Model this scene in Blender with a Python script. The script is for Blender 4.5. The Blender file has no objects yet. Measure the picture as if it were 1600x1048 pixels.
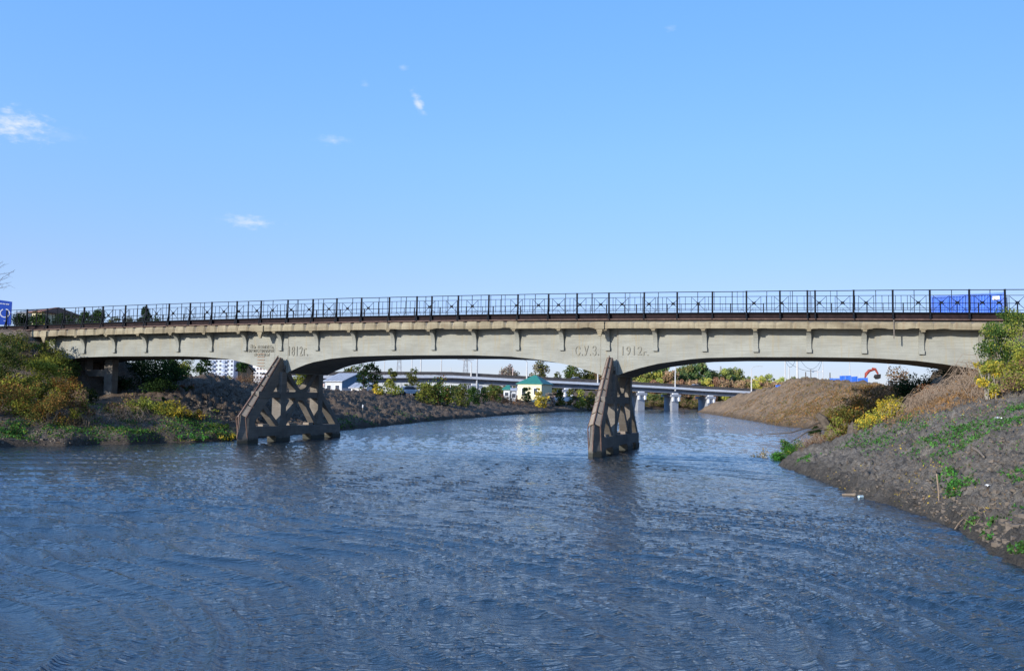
import bpy, bmesh, math, random
import numpy as np
from mathutils import Vector, Matrix, noise as mnoise
random.seed(7); rng = np.random.default_rng(11)
SC = bpy.context.scene; COL = SC.collection
# ------------------------------------------------------------------ camera
FP = 1340.0; PITCH = math.atan(97/1340.); ROLL = .016; CAMH = 3.0
R0 = Vector((1,0,0)); U0 = Vector((0,-math.sin(PITCH),math.cos(PITCH))); FW = Vector((0,math.cos(PITCH),math.sin(PITCH)))
RT = (math.cos(ROLL)*R0+math.sin(ROLL)*U0).normalized(); UP = (-math.sin(ROLL)*R0+math.cos(ROLL)*U0).normalized()
cd = bpy.data.cameras.new('camera'); cam = bpy.data.objects.new('camera', cd); COL.objects.link(cam)
cam.matrix_world = Matrix(((RT.x,UP.x,-FW.x,0),(RT.y,UP.y,-FW.y,0),(RT.z,UP.z,-FW.z,CAMH),(0,0,0,1)))
cd.sensor_width = 36; cd.lens = 36*FP/1600; cd.clip_start = .1; cd.clip_end = 12000
SC.camera = cam
# ------------------------------------------------------------------ light
SUN = Vector((-.70*math.cos(math.radians(17)), -.714*math.cos(math.radians(17)), math.sin(math.radians(17)))).normalized()
w = bpy.data.worlds.new('World'); SC.world = w; w.use_nodes = True
nt = w.node_tree; nt.nodes.clear()
def N(nt, t, **k):
    n = nt.nodes.new(t)
    for a, b in k.items():
        if a == 'i':
            for s, v in b.items(): n.inputs[s].default_value = v
        else: setattr(n, a, b)
    return n
sky = N(nt,'ShaderNodeTexSky', sky_type='NISHITA', sun_disc=False, altitude=0, air_density=1.0, dust_density=.2, ozone_density=1.6)
sky.sun_elevation = math.asin(SUN.z); sky.sun_rotation = math.atan2(SUN.x, SUN.y)
bg = N(nt,'ShaderNodeBackground', i={'Strength':.15}); wo = N(nt,'ShaderNodeOutputWorld')
tc = N(nt,'ShaderNodeTexCoord')
gam = N(nt,'ShaderNodeHueSaturation', i={'Saturation':1.0,'Value':1.0})
nt.links.new(sky.outputs[0], gam.inputs['Color'])
sep = N(nt,'ShaderNodeSeparateXYZ'); nt.links.new(tc.outputs['Generated'], sep.inputs[0])
tr_ = N(nt,'ShaderNodeValToRGB'); nt.links.new(sep.outputs['Z'], tr_.inputs[0])
SKY_T = [(.0,(.35,.42,.76)),(.034,(.355,.395,.68)),(.131,(.455,.485,.68)),(.274,(.55,.70,.92)),(.43,(.60,.87,1.2)),(1.,(.58,.86,1.22))]
while len(tr_.color_ramp.elements)<len(SKY_T): tr_.color_ramp.elements.new(.5)
for e_,(p_,c_) in zip(tr_.color_ramp.elements,SKY_T): e_.position=p_; e_.color=(*c_,1)
mul = N(nt,'ShaderNodeMix', data_type='RGBA', blend_type='MULTIPLY'); mul.inputs[0].default_value=1.0
nt.links.new(gam.outputs[0], mul.inputs[6]); nt.links.new(tr_.outputs[0], mul.inputs[7])
xr = N(nt,'ShaderNodeMapRange', i={'From Min':-.5,'From Max':.6,'To Min':1.17,'To Max':.74}); nt.links.new(sep.outputs['X'], xr.inputs[0])
xm = N(nt,'ShaderNodeVectorMath', operation='SCALE'); nt.links.new(mul.outputs[2], xm.inputs[0]); nt.links.new(xr.outputs[0], xm.inputs['Scale'])
cur = xm.outputs[0]
def pray(x, y):
    return (FW+(x-800)/FP*RT-(y-524)/FP*UP)
# a few small clouds, each at its own bearing in the sky
def cloud(prev, px, py, hw, hh, amount, seed, tilt=0):
    d = pray(px,py).normalized(); r = d.cross(Vector((0,0,1))).normalized(); u = r.cross(d)
    if tilt: r, u = r*math.cos(tilt)+u*math.sin(tilt), u*math.cos(tilt)-r*math.sin(tilt)
    def dot(v, s):
        m = N(nt,'ShaderNodeVectorMath', operation='DOT_PRODUCT'); nt.links.new(tc.outputs['Generated'], m.inputs[0]); m.inputs[1].default_value = v*(FP/s); return m.outputs['Value']
    def M(op, a, b=None, c=None):
        m = N(nt,'ShaderNodeMath', operation=op)
        for i, q in enumerate((a,b,c)):
            if q is None: continue
            if isinstance(q,(int,float)): m.inputs[i].default_value = q
            else: nt.links.new(q, m.inputs[i])
        return m.outputs[0]
    a = dot(r,hw); b = dot(u,hh); q = M('SQRT', M('ADD', M('MULTIPLY',a,a), M('MULTIPLY',b,b)))
    nz = N(nt,'ShaderNodeTexNoise', i={'Scale':95.0,'Detail':6.0,'Roughness':.6}); mp = N(nt,'ShaderNodeMapping'); mp.inputs['Location'].default_value=(seed,seed*2,seed); mp.inputs['Scale'].default_value=(1,1,2.2)
    nt.links.new(tc.outputs['Generated'], mp.inputs[0]); nt.links.new(mp.outputs[0], nz.inputs['Vector'])
    v = M('ADD', M('SUBTRACT', 1.0, q), M('MULTIPLY', M('SUBTRACT', nz.outputs['Fac'], .5), 2.2))
    rmp = N(nt,'ShaderNodeMapRange', i={'From Min':-.1,'From Max':1.5,'To Min':0.,'To Max':amount}); rmp.interpolation_type='SMOOTHSTEP'
    nt.links.new(v, rmp.inputs['Value'])
    front = M('GREATER_THAN', dot(d,FP), .5)
    fac = M('MULTIPLY', rmp.outputs[0], front)
    mx = N(nt,'ShaderNodeMix', data_type='RGBA'); nt.links.new(fac, mx.inputs[0]); nt.links.new(prev, mx.inputs[6]); mx.inputs[7].default_value=(3.4,3.55,3.7,1)
    return mx.outputs[2]
for a in ((14,194,56,24,.85,1.3),(390,347,44,11,.6,4.1),(654,162,20,8,.75,7.7,-1.15),(520,219,26,8,.35,2.9),(629,106,9,5,.3,9.1),(571,132,7,5,.25,5.5),(1047,44,9,6,.2,3.3),(90,210,40,12,.12,8.2)):
    cur = cloud(cur, *a)
nt.links.new(cur, bg.inputs[0]); nt.links.new(bg.outputs[0], wo.inputs[0])
sl = bpy.data.lights.new('sun','SUN'); sl.energy = 3.1; sl.angle = math.radians(.6); sl.color = (1,.945,.87)
so = bpy.data.objects.new('sun', sl); COL.objects.link(so); so.rotation_euler = SUN.to_track_quat('Z','Y').to_euler(); so.location=(0,-20,60)
SC.view_settings.view_transform = 'Standard'; SC.view_settings.look = 'None'; SC.view_settings.exposure = 0.85; SC.view_settings.gamma = 1
SC.cycles.max_bounces = 6; SC.cycles.transparent_max_bounces = 8
# ------------------------------------------------------------------ helpers
def at(x, y, D):                       # world point seen at photo pixel (x,y), D metres ahead
    d = pray(x,y); return Vector((0,0,CAMH))+d*(D/d.y)
def onz(x, y, z=0):
    d = pray(x,y); return Vector((0,0,CAMH))+d*((z-CAMH)/d.z)
def tag(o, label=None, cat=None, group=None, kind=None):
    if label: o['label']=label
    if cat: o['category']=cat
    if group: o['group']=group
    if kind: o['kind']=kind
    return o
def empty(name, loc=(0,0,0), rz=0, label=None, cat=None, group=None):
    o = bpy.data.objects.new(name, None); o.empty_display_size=.3; COL.objects.link(o); o.location=loc; o.rotation_euler=(0,0,rz)
    return tag(o,label,cat,group)
def link(name, me, mat, parent=None, smooth=False):
    o = bpy.data.objects.new(name, me); COL.objects.link(o)
    if mat: me.materials.append(mat)
    if parent: o.parent = parent
    if smooth: me.polygons.foreach_set('use_smooth',[True]*len(me.polygons))
    return o
def copy_tree(o, parent=None):
    c = o.copy(); COL.objects.link(c); c.parent = parent
    for ch in o.children: copy_tree(ch, c)
    return c
class MB:
    def __init__(s): s.v=[]; s.f=[]
    def add(s, vs, fs):
        b=len(s.v); s.v+= [tuple(v) for v in vs]; s.f += [tuple(i+b for i in f) for f in fs]; return s
    def box(s, c0, c1):
        x0,y0,z0=c0; x1,y1,z1=c1
        return s.add([(x0,y0,z0),(x1,y0,z0),(x1,y1,z0),(x0,y1,z0),(x0,y0,z1),(x1,y0,z1),(x1,y1,z1),(x0,y1,z1)],
                     [(0,3,2,1),(4,5,6,7),(0,1,5,4),(1,2,6,5),(2,3,7,6),(3,0,4,7)])
    def bar(s, a, b, w, h=None, up=(0,0,1)):
        a=Vector(a); b=Vector(b); h = h or w; d=(b-a).normalized(); u=Vector(up)
        if abs(d.dot(u))>.98: u=Vector((0,1,0))
        r=d.cross(u).normalized()*w/2; u=r.cross(d).normalized()*h/2
        return s.add([a-r-u,a+r-u,a+r+u,a-r+u,b-r-u,b+r-u,b+r+u,b-r+u],[(0,3,2,1),(4,5,6,7),(0,1,5,4),(1,2,6,5),(2,3,7,6),(3,0,4,7)])
    def tube(s, pts, rs, n=6, cap=True):
        pts=[Vector(p) for p in pts]; rs = rs if hasattr(rs,'__len__') else [rs]*len(pts); b=len(s.v)
        for i,p in enumerate(pts):
            d=(pts[min(i+1,len(pts)-1)]-pts[max(i-1,0)]); d = d.normalized() if d.length>1e-9 else Vector((0,0,1))
            u=Vector((0,0,1)) if abs(d.z)<.9 else Vector((1,0,0)); r=d.cross(u).normalized(); u=r.cross(d)
            for k in range(n):
                a=2*math.pi*k/n; s.v.append(tuple(p+rs[i]*(math.cos(a)*r+math.sin(a)*u)))
        for i in range(len(pts)-1):
            for k in range(n): s.f.append((b+i*n+k,b+i*n+(k+1)%n,b+(i+1)*n+(k+1)%n,b+(i+1)*n+k))
        if cap: s.f.append(tuple(b+k for k in range(n))[::-1]); s.f.append(tuple(b+(len(pts)-1)*n+k for k in range(n)))
        return s
    def prism(s, poly, axis, a, b):    # poly of (p,q) extruded along axis from a to b
        n=len(poly)
        def P(p,q,t): return {'x':(t,p,q),'y':(p,t,q),'z':(p,q,t)}[axis]
        return s.add([P(p,q,a) for p,q in poly]+[P(p,q,b) for p,q in poly],
              [tuple(range(n))[::-1],tuple(range(n,2*n))]+[(i,(i+1)%n,n+(i+1)%n,n+i) for i in range(n)])
    def build(s, name, mat, parent=None, bevel=0, smooth=False):
        me=bpy.data.meshes.new(name); me.from_pydata(s.v,[],s.f)
        bm=bmesh.new(); bm.from_mesh(me); bmesh.ops.recalc_face_normals(bm, faces=bm.faces[:]); bm.to_mesh(me); bm.free()
        o=link(name, me, mat, parent, smooth)
        if bevel:
            m=o.modifiers.new('bevel','BEVEL'); m.width=bevel; m.segments=2; m.limit_method='ANGLE'
        return o
def quads_mesh(name, V, cols=None):    # V (n,4,3)
    n=len(V); me=bpy.data.meshes.new(name)
    me.vertices.add(n*4); me.vertices.foreach_set('co', V.reshape(-1).astype(np.float32))
    me.loops.add(n*4); me.loops.foreach_set('vertex_index', np.arange(n*4,dtype=np.int32))
    me.polygons.add(n); me.polygons.foreach_set('loop_start', np.arange(0,n*4,4,dtype=np.int32)); me.polygons.foreach_set('loop_total', np.full(n,4,dtype=np.int32))
    if cols is not None:
        a=me.color_attributes.new('tint','FLOAT_COLOR','POINT'); c=np.ones((n,4,4),np.float32); c[:,:,:3]=cols[:,None,:]; a.data.foreach_set('color', c.reshape(-1))
    me.update(calc_edges=True); return me
# ------------------------------------------------------------------ materials
def mat(name):
    m=bpy.data.materials.new(name); m.use_nodes=True; t=m.node_tree; b=t.nodes['Principled BSDF']; return m,t,b
def ramp(t, fac, stops):
    r=t.nodes.new('ShaderNodeValToRGB'); el=r.color_ramp.elements
    while len(el)<len(stops): el.new(.5)
    for e,(p,c) in zip(el,stops): e.position=p; e.color=(*c,1) if len(c)==3 else c
    t.links.new(fac,r.inputs[0]); return r.outputs[0]
def noi(t, scale, detail=5, rough=.55, vec=None, sc=None, dist=0):
    n=N(t,'ShaderNodeTexNoise', i={'Scale':scale,'Detail':detail,'Roughness':rough,'Distortion':dist})
    if vec is None:
        c=t.nodes.new('ShaderNodeTexCoord'); vec=c.outputs['Object']
    if sc:
        m=N(t,'ShaderNodeMapping'); m.inputs['Scale'].default_value=sc; t.links.new(vec,m.inputs[0]); vec=m.outputs[0]
    t.links.new(vec,n.inputs['Vector']); return n.outputs['Fac']
def mixc(t, f, a, b, mode='MIX'):
    m=N(t,'ShaderNodeMix', data_type='RGBA', blend_type=mode)
    for i,q in ((0,f),(6,a),(7,b)):
        if isinstance(q,(int,float)): m.inputs[i].default_value=q
        elif isinstance(q,tuple): m.inputs[i].default_value=(*q,1)
        else: t.links.new(q,m.inputs[i])
    return m.outputs[2]
def bump(t, b, h, strength, dist):
    n=N(t,'ShaderNodeBump', i={'Strength':strength,'Distance':dist}); t.links.new(h,n.inputs['Height']); t.links.new(n.outputs[0],b.inputs['Normal']); return n
def simple(name, col, rough=.8, var=.25, scale=6, metal=0, bmp=.2, bd=.01):
    m,t,b=mat(name); b.inputs['Roughness'].default_value=rough; b.inputs['Metallic'].default_value=metal
    f=noi(t,scale,6,.6); lo=tuple(c*(1-var) for c in col); hi=tuple(min(1,c*(1+var)) for c in col)
    t.links.new(ramp(t,f,[(.3,lo),(.7,hi)]), b.inputs['Base Color'])
    if bmp: bump(t,b,noi(t,scale*6,4),bmp,bd)
    return m
def concrete(name, col, dark, board=True, stain=.5, tint=(.30,.24,.13)):
    m,t,b=mat(name); b.inputs['Roughness'].default_value=.88
    big=noi(t,.55,6,.6,sc=(1,1,2)); strk=noi(t,3.0,6,.7,sc=(.22,.22,7.0)); fine=noi(t,14,5,.65)
    c=ramp(t,strk,[(.28,tuple(x*.62 for x in col)),(.48,tuple(x*.97 for x in col)),(.75,tuple(min(1,x*1.16) for x in col))])
    c=mixc(t,ramp(t,big,[(.36,(0,0,0)),(.72,(stain,)*3)]),c,dark)
    vert=noi(t,2.2,5,.6,sc=(2.5,2.5,.25)); c=mixc(t,ramp(t,vert,[(.52,(0,0,0)),(.74,(.6,)*3)]),c,tint)
    c=mixc(t,ramp(t,fine,[(.2,(.55,)*3),(.42,(0,0,0))]),c,tuple(x*.4 for x in dark))
    if name=='pier_concrete':
        co=t.nodes.new('ShaderNodeTexCoord'); sx=t.nodes.new('ShaderNodeSeparateXYZ'); t.links.new(co.outputs['Object'],sx.inputs[0])
        ad=N(t,'ShaderNodeMath',operation='MULTIPLY_ADD'); t.links.new(noi(t,3,4,.6),ad.inputs[0]); ad.inputs[1].default_value=.5; t.links.new(sx.outputs['Z'],ad.inputs[2])
        c=mixc(t,ramp(t,ad.outputs[0],[(.42,(.85,)*3),(.60,(0,0,0))]),c,(.028,.030,.020))
    t.links.new(c,b.inputs['Base Color'])
    h=noi(t,2.0,3,.5,sc=(.1,.1,5.5)) if board else noi(t,6,6)
    bb=bump(t,b,h,.5,.03); b2=N(t,'ShaderNodeBump',i={'Strength':.5,'Distance':.012}); t.links.new(fine,b2.inputs['Height']); t.links.new(bb.outputs[0],b2.inputs['Normal']); t.links.new(b2.outputs[0],b.inputs['Normal'])
    return m
M={}
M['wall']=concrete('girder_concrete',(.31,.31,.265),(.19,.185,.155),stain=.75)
M['cornice']=concrete('cornice_concrete',(.33,.28,.18),(.12,.09,.05),board=False,stain=.85,tint=(.17,.10,.05))
M['pier']=concrete('pier_concrete',(.20,.178,.148),(.075,.064,.052),board=True,stain=.8,tint=(.14,.10,.07))
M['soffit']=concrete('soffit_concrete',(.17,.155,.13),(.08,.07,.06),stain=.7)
M['panel']=concrete('icebreaker_facing',(.27,.22,.17),(.14,.105,.08),board=False)
M['rust']=simple('rusty_steel',(.11,.062,.045),.75,.45,5)
M['beam']=simple('dark_steel_beam',(.018,.011,.012),.75,.4,4)
M['rail']=simple('black_railing_paint',(.006,.008,.013),.65,.4,9,bmp=.1)
M['asph']=simple('asphalt',(.06,.058,.055),.9,.2,12)
M['letter']=concrete('letter_concrete',(.25,.24,.195),(.17,.155,.12),board=False,stain=.4)
M['rung']=simple('rusty_rung_steel',(.30,.17,.11),.8,.3,5)
M['fconc']=simple('pale_bridge_concrete',(.36,.38,.42),.8,.15,1.2)
M['fdark']=simple('dark_girder_steel',(.16,.18,.22),.7,.2,1)  # one dark blue-grey tone for girders and some roofs
M['fwhite']=simple('white_fascia_paint',(.78,.80,.83),.6,.08,1)
M['fbar']=simple('barrier_rail_steel',(.10,.085,.075),.6,.3,1)
M['galv']=simple('galvanised_pole',(.42,.43,.44),.5,.1,4,metal=.2,bmp=0)
M['cpole']=simple('concrete_pole',(.5,.49,.47),.8,.1,4,bmp=0)
M['wood']=simple('weathered_wood',(.22,.17,.12),.9,.3,6)
M['bark']=simple('bark',(.10,.08,.062),.95,.35,8)
M['pbark']=simple('pale_bark',(.30,.27,.22),.95,.3,8)
M['twig']=simple('dry_twig',(.26,.19,.13),.95,.3,8,bmp=0)
M['blue']=simple('blue_sheet_metal',(.03,.13,.55),.55,.3,1.2,bmp=0)
M['bluet']=simple('blue_banner',(.015,.07,.42),.5,.1,2,bmp=0)
M['white']=simple('white_paint',(.8,.8,.8),.6,.05,3,bmp=0)
M['cream']=simple('cream_render',(.72,.64,.42),.8,.08,2)
M['pale']=simple('pale_render',(.46,.48,.50),.8,.08,2)
M['green']=simple('green_roof_sheet',(.035,.20,.15),.5,.15,1.5,bmp=0)
M['groof']=simple('grey_metal_roof',(.36,.38,.42),.5,.12,1.5,bmp=0)
M['gblue']=simple('blue_painted_boards',(.09,.20,.33),.7,.12,2)
M['broof']=simple('brown_roof',(.20,.09,.055),.8,.25,2)
M['dark']=simple('dark_tar_boards',(.025,.022,.02),.9,.3,3)
M['win']=simple('window_glass',(.05,.06,.08),.15,.3,3,bmp=0)
M['aptw']=simple('white_apartment_panels',(.66,.65,.63),.8,.06,.5,bmp=0)
M['aptb']=simple('blue_grey_apartment_panels',(.52,.57,.66),.8,.06,.5,bmp=0)
M['aptp']=simple('pinkish_apartment_brick',(.62,.48,.43),.8,.06,.5,bmp=0)
M['balc']=simple('blue_balcony_panels',(.33,.40,.52),.7,.1,.5,bmp=0)
M['orange']=simple('orange_machine_paint',(.34,.05,.028),.6,.2,2,bmp=0)
M['tyre']=simple('rubber',(.02,.02,.02),.9,.1,4,bmp=0)
M['cloth']=simple('litter_plastic',(.7,.7,.66),.6,.1,8,bmp=0)
M['rock']=simple('grey_clod',(.135,.108,.082),.95,.35,5)
for k_ in ('rail','beam'): M[k_].node_tree.nodes['Principled BSDF'].inputs['Specular IOR Level'].default_value=.12
def leafmat(name, trans=.3, vary=.35):
    m,t,b=mat(name); t.nodes.remove(b); out=t.nodes['Material Output']
    a=N(t,'ShaderNodeAttribute', attribute_name='tint'); f=noi(t,1.3,2)
    c=mixc(t,1.0,a.outputs['Color'],ramp(t,f,[(.3,(1-vary,)*3),(.7,(1+vary*.6,)*3)]),'MULTIPLY')
    d=N(t,'ShaderNodeBsdfDiffuse',i={'Roughness':.6}); tr=N(t,'ShaderNodeBsdfTranslucent'); mx=N(t,'ShaderNodeMixShader',i={0:trans})
    t.links.new(c,d.inputs[0]); t.links.new(c,tr.inputs[0]); t.links.new(d.outputs[0],mx.inputs[1]); t.links.new(tr.outputs[0],mx.inputs[2]); t.links.new(mx.outputs[0],out.inputs[0])
    return m
M['leaf']=leafmat('foliage'); M['needle']=leafmat('needles',.05,.3)
# ------------------------------------------------------------------ river and ground
TH = math.atan2(1340,3960); EU=Vector((math.cos(TH),-math.sin(TH),0)); EV=Vector((math.sin(TH),math.cos(TH),0))
PB = Vector((6.023,48.699,0))
def BL(u,v,z=0): return PB+EU*u+EV*v+Vector((0,0,z))
shoreL=[(-34,-70),(-33,0),(-30,30)]+[tuple(onz(*q)[:2]) for q in ((0,698),(60,696.5),(100,697),(150,694),(200,694),(250,691),(300,691),(360,688),(420,682.5),(480,677),(531,672.5),(600,665.5),(650,660),(700,655),(760,651),(800,648),(840,645.5),(880,643))]
far=[(26,236),(45,282),(62,292),(80,300),(150,320),(150,300),(90,285),(64,262)]
shoreR=[tuple(onz(*q)[:2]) for q in ((1090,644),(1130,650),(1170,656.5),(1215,665),(1250,668))]+[(34.5,92),(31,78),(25.5,64),(19.5,54),(16.3,48.5),(14.6,44.5)]+[tuple(onz(*q)[:2]) for q in ((1216,727),(1260,742),(1300,757),(1340,776),(1400,791),(1450,808),(1500,829),(1550,860),(1600,888))]+[(9.0,12),(9.5,5),(11,-10),(13,-70)]
RIV=np.array(shoreL+far+shoreR)
def sdist(X,Y):     # + on land
    P=np.stack([X,Y],-1); best=np.full(X.shape,1e9); ins=np.zeros(X.shape,bool); n=len(RIV)
    for i in range(n):
        a=RIV[i]; b=RIV[(i+1)%n]; ab=b-a; t=np.clip(((P-a)@ab)/(ab@ab),0,1)
        d=np.hypot(P[...,0]-a[0]-t*ab[0],P[...,1]-a[1]-t*ab[1])
        if i!=n-1: best=np.minimum(best,d)
        c=((a[1]>Y)!=(b[1]>Y)); den=(b[1]-a[1]) if b[1]!=a[1] else 1e-9
        ins^= c&(X<(b[0]-a[0])*(Y-a[1])/den+a[0])
    return np.where(ins,-best,best)
CT=[]
def cp(x,y,D,W,z=None):
    p=at(x,y,D); CT.append((p.x,p.y,p.z if z is None else z,W))
for q in ((50,638,50,7),(130,636,52,7),(200,633,57,7),(260,612,66,9),(300,591,76,14),(350,589,80,14),(400,599,83,14),(450,608,86,15),(540,598,92,15),(585,600,100,16),(620,601,107,16),(680,608,119,16),(740,615,140,16),(760,620,150,16),(795,623,175,14),(860,619,215,13),(900,615,238,12),(935,611,262,9)): cp(*q)
CT+=[(-40,20,2,8),(-35,-20,2,8),(-55,55,3,8),(-45,95,3.0,14),(-30,115,3.0,14),(-22,140,2.9,14),(-8,165,2.8,14),(0,200,2.8,12),(10,250,3,12),(-80,150,3,14),(-100,300,3,14),(0,350,3,14),
     (22,30,4.3,10.5),(22,20,4.3,10.5),(21,8,4.2,9.5),(24,-20,4,10),(24,38,4.3,10.5),(24.5,43,4.4,10.5),(27,50,4.5,8.5),(30,56,4.8,7),(33,64,4.9,6.5),(38,76,5.0,7),(44,88,4.6,8),(40,40,5,10),(60,60,5,10)]
for q in ((1350,606,118,9),(1325,601,128,9),(1300,595,138,9),(1265,590.5,146,9),(1228,604,156,8.5),(1200,606,165,8),(1150,615,186,6),(1112,628,215,4)): cp(*q)
for q in ((1318,602,160,9),(1345,606,150,9),(1235,607,182,9)): cp(*q)
CT+=[(60,120,4.8,13),(66,140,4.6,12),(70,170,4.0,12),(80,220,3,10),(120,200,4,10),(100,260,2.5,10),(60,300,2.2,8),(100,330,2.5,8),(150,400,3,8)]
CT=np.array(CT)
def smooth(t): t=np.clip(t,0,1); return t*t*(3-2*t)
def gz(X,Y):
    X=np.asarray(X,float); Y=np.asarray(Y,float); d=sdist(X,Y)
    num=np.zeros(X.shape); nw=np.zeros(X.shape); den=np.zeros(X.shape)
    for cx,cy,z,W in CT:
        k=1/((X-cx)**2+(Y-cy)**2+4)**1.8; num+=k*z; nw+=k*W; den+=k
    H=num/den; W=nw/den
    t=np.clip(d/W,0,1.); prof=.75*t+.25*smooth(t); prof=np.where(t>.86, np.minimum(prof, prof), prof)
    z=np.where(d>0, .32*np.clip(d/.35,0,1)+(H-.32)*np.clip(prof,0,1), np.maximum(-1.6,d*.6))
    u=(X-PB.x)*EU.x+(Y-PB.y)*EU.y; v=(X-PB.x)*EV.x+(Y-PB.y)*EV.y
    for s,u0,vc,hw in ((-1,-42.8,2.6,3.4),(1,20.8,6.8,9.2)):
        du=np.maximum(0,s*(u0-u)); dv=np.maximum(0,abs(v-vc)-hw); fade=np.where(s*(u-u0)>45,0,1)
        e=7.35-du/1.0-dv/1.4
        z=np.where((d>.5)&(fade>0), np.maximum(z,e), z)
    return z,d
def gz1(x,y): return float(gz(np.array([x]),np.array([y]))[0][0])
def hit(px,py,D0=8,D1=400):
    D=np.exp(np.linspace(math.log(D0),math.log(D1),1400)); d=pray(px,py); X=d.x/d.y*D; Y=D; Z=CAMH+d.z/d.y*D
    g,_=gz(X,Y); g=np.maximum(g,0); k=np.argmax(Z<g)
    return Vector((X[k],Y[k],g[k]))
ang=np.radians(np.concatenate([np.arange(-180,-42,3.),np.arange(-42,-33,.5),np.arange(-33,33,.11),np.arange(33,45,.4),np.arange(45,180,3.)]))
rad=np.concatenate([[2,4,6,8,10,11,12,13],np.exp(np.arange(math.log(14),math.log(46),.0045)),np.exp(np.arange(math.log(46),math.log(340),.0075)),np.exp(np.arange(math.log(340),math.log(9000),.12))])
AA,RR=np.meshgrid(ang,rad); GX=RR*np.sin(AA); GY=RR*np.cos(AA)
GZ,GD=gz(GX,GY)
U_=(GX-PB.x)*EU.x+(GY-PB.y)*EU.y; V_=(GX-PB.x)*EV.x+(GY-PB.y)*EV.y
left=(GX<.26*GY-12)|(GX<-10)
flat=GZ.ravel(); gx=GX.ravel(); gy=GY.ravel(); gd=GD.ravel(); lf=left.ravel(); vv=V_.ravel()
sel=np.where((gd>-.6)&(gy>5)&(gy<345)&(abs(gx)<gy*.72+5))[0]
disp=np.zeros(len(flat)); nf=mnoise.noise
for i in sel:
    x=float(gx[i]); y=float(gy[i]); D=y; ramp_=min(1,max(0,(gd[i]+.5)/1.2))
    big=nf((x*.35,y*.35,0)); a=nf((x*1.1,y*1.1,3)); b=nf((x*2.7,y*2.7,7))
    if lf[i] and vv[i]>1:   # ploughed spoil on the left bank
        c=abs(nf((x*.8,y*.8,9))); e=nf((x*5,y*5,2)) if D<140 else 0
        s=min(1,max(0,(vv[i]-1)/5))
        f_=nf((x*9,y*9,6)) if D<110 else 0; disp[i]=ramp_*(s*(.30*big+.30*a+.30*b+.24*e+.10*f_-.35*c+.10)+(1-s)*(.15*big+.1*a+.08*b+.06*e))
    elif lf[i]:
        e=nf((x*6,y*6,2)); disp[i]=ramp_*(.22*big+.12*a+.10*b+.05*e)
    elif D<48:
        e=nf((x*6.5,y*6.5,2)); g=nf((x*15,y*15,5)); rd=1-abs(nf((x*1.7+.3*big,y*1.7,4)))*2.4
        r2_=1-abs(nf((x*.9+.2*b,y*.55,8)))*3; lo_=max(0,1-gd[i]/1.6); disp[i]=ramp_*(.18*big+.16*a+.12*b+.085*e+.045*g+.06*max(0,rd)+.07*e+.04*g-.16*max(0,1-abs(nf((x*1.3+.4*b,y*1.3,21)))*7)-.10*max(0,1-abs(nf((x*3.1,y*3.1+.3*a,27)))*5)+lo_*(.16*nf((x*2.1,y*2.1,11))+.10*max(0,r2_)))
    else:
        # rain gullies run down the far slope
        disp[i]=ramp_*(.4*big+.30*a+.22*b+.16*nf((x*5,y*5,2))-.35*max(0,1-abs(nf((x*.45+y*.1,y*.12,31)))*6))
flat=flat+disp
V=np.stack([gx,gy,flat],-1); nr,na=GX.shape
idx=np.arange(nr*na).reshape(nr,na); a=idx[:-1]; b=idx[1:]; an=np.roll(a,-1,1); bn=np.roll(b,-1,1)
F=np.stack([a.ravel(),an.ravel(),bn.ravel(),b.ravel()],-1)
V=np.vstack([V,[0,0,-1.6]]); cidx=len(V)-1
me=bpy.data.meshes.new('ground'); tri=[(cidx,int(idx[0,(k+1)%na]),int(idx[0,k])) for k in range(na)]
nq=len(F); me.vertices.add(len(V)); me.vertices.foreach_set('co',V.astype(np.float32).ravel())
loops=np.concatenate([F.ravel(),np.array(tri).ravel()]); me.loops.add(len(loops)); me.loops.foreach_set('vertex_index',loops.astype(np.int32))
st=np.concatenate([np.arange(0,nq*4,4),nq*4+np.arange(0,len(tri)*3,3)]); me.polygons.add(len(st)); me.polygons.foreach_set('loop_start',st.astype(np.int32))
me.polygons.foreach_set('loop_total',np.concatenate([np.full(nq,4),np.full(len(tri),3)]).astype(np.int32)); me.update(calc_edges=True)
bm=bmesh.new(); bm.from_mesh(me); bmesh.ops.recalc_face_normals(bm,faces=bm.faces[:]); bm.to_mesh(me); bm.free()
if me.polygons[nq//2].normal.z<0: me.flip_normals()
FL=flat.reshape(nr,na); AEX=np.append(ang,ang[0]+2*math.pi)
def gs(X,Y):
    X=np.atleast_1d(np.asarray(X,float)); Y=np.atleast_1d(np.asarray(Y,float)); A=np.arctan2(X,Y); R_=np.hypot(X,Y)
    i=np.clip(np.searchsorted(rad,R_)-1,0,nr-2); j=np.clip(np.searchsorted(ang,A)-1,0,na-1); j2=(j+1)%na
    s_=np.clip((R_-rad[i])/(rad[i+1]-rad[i]),0,1); t_=np.clip((A-ang[j])/(AEX[j+1]-ang[j]),0,1)
    return (FL[i,j]*(1-t_)+FL[i,j2]*t_)*(1-s_)+(FL[i+1,j]*(1-t_)+FL[i+1,j2]*t_)*s_
def hit(px,py,D0=8,D1=340):
    D=np.exp(np.linspace(math.log(D0),math.log(D1),2500)); d=pray(px,py); X=d.x/d.y*D; Z=CAMH+d.z/d.y*D
    g=np.maximum(gs(X,D),0); k=np.argmax(Z<g); return Vector((X[k],D[k],g[k]))
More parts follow.
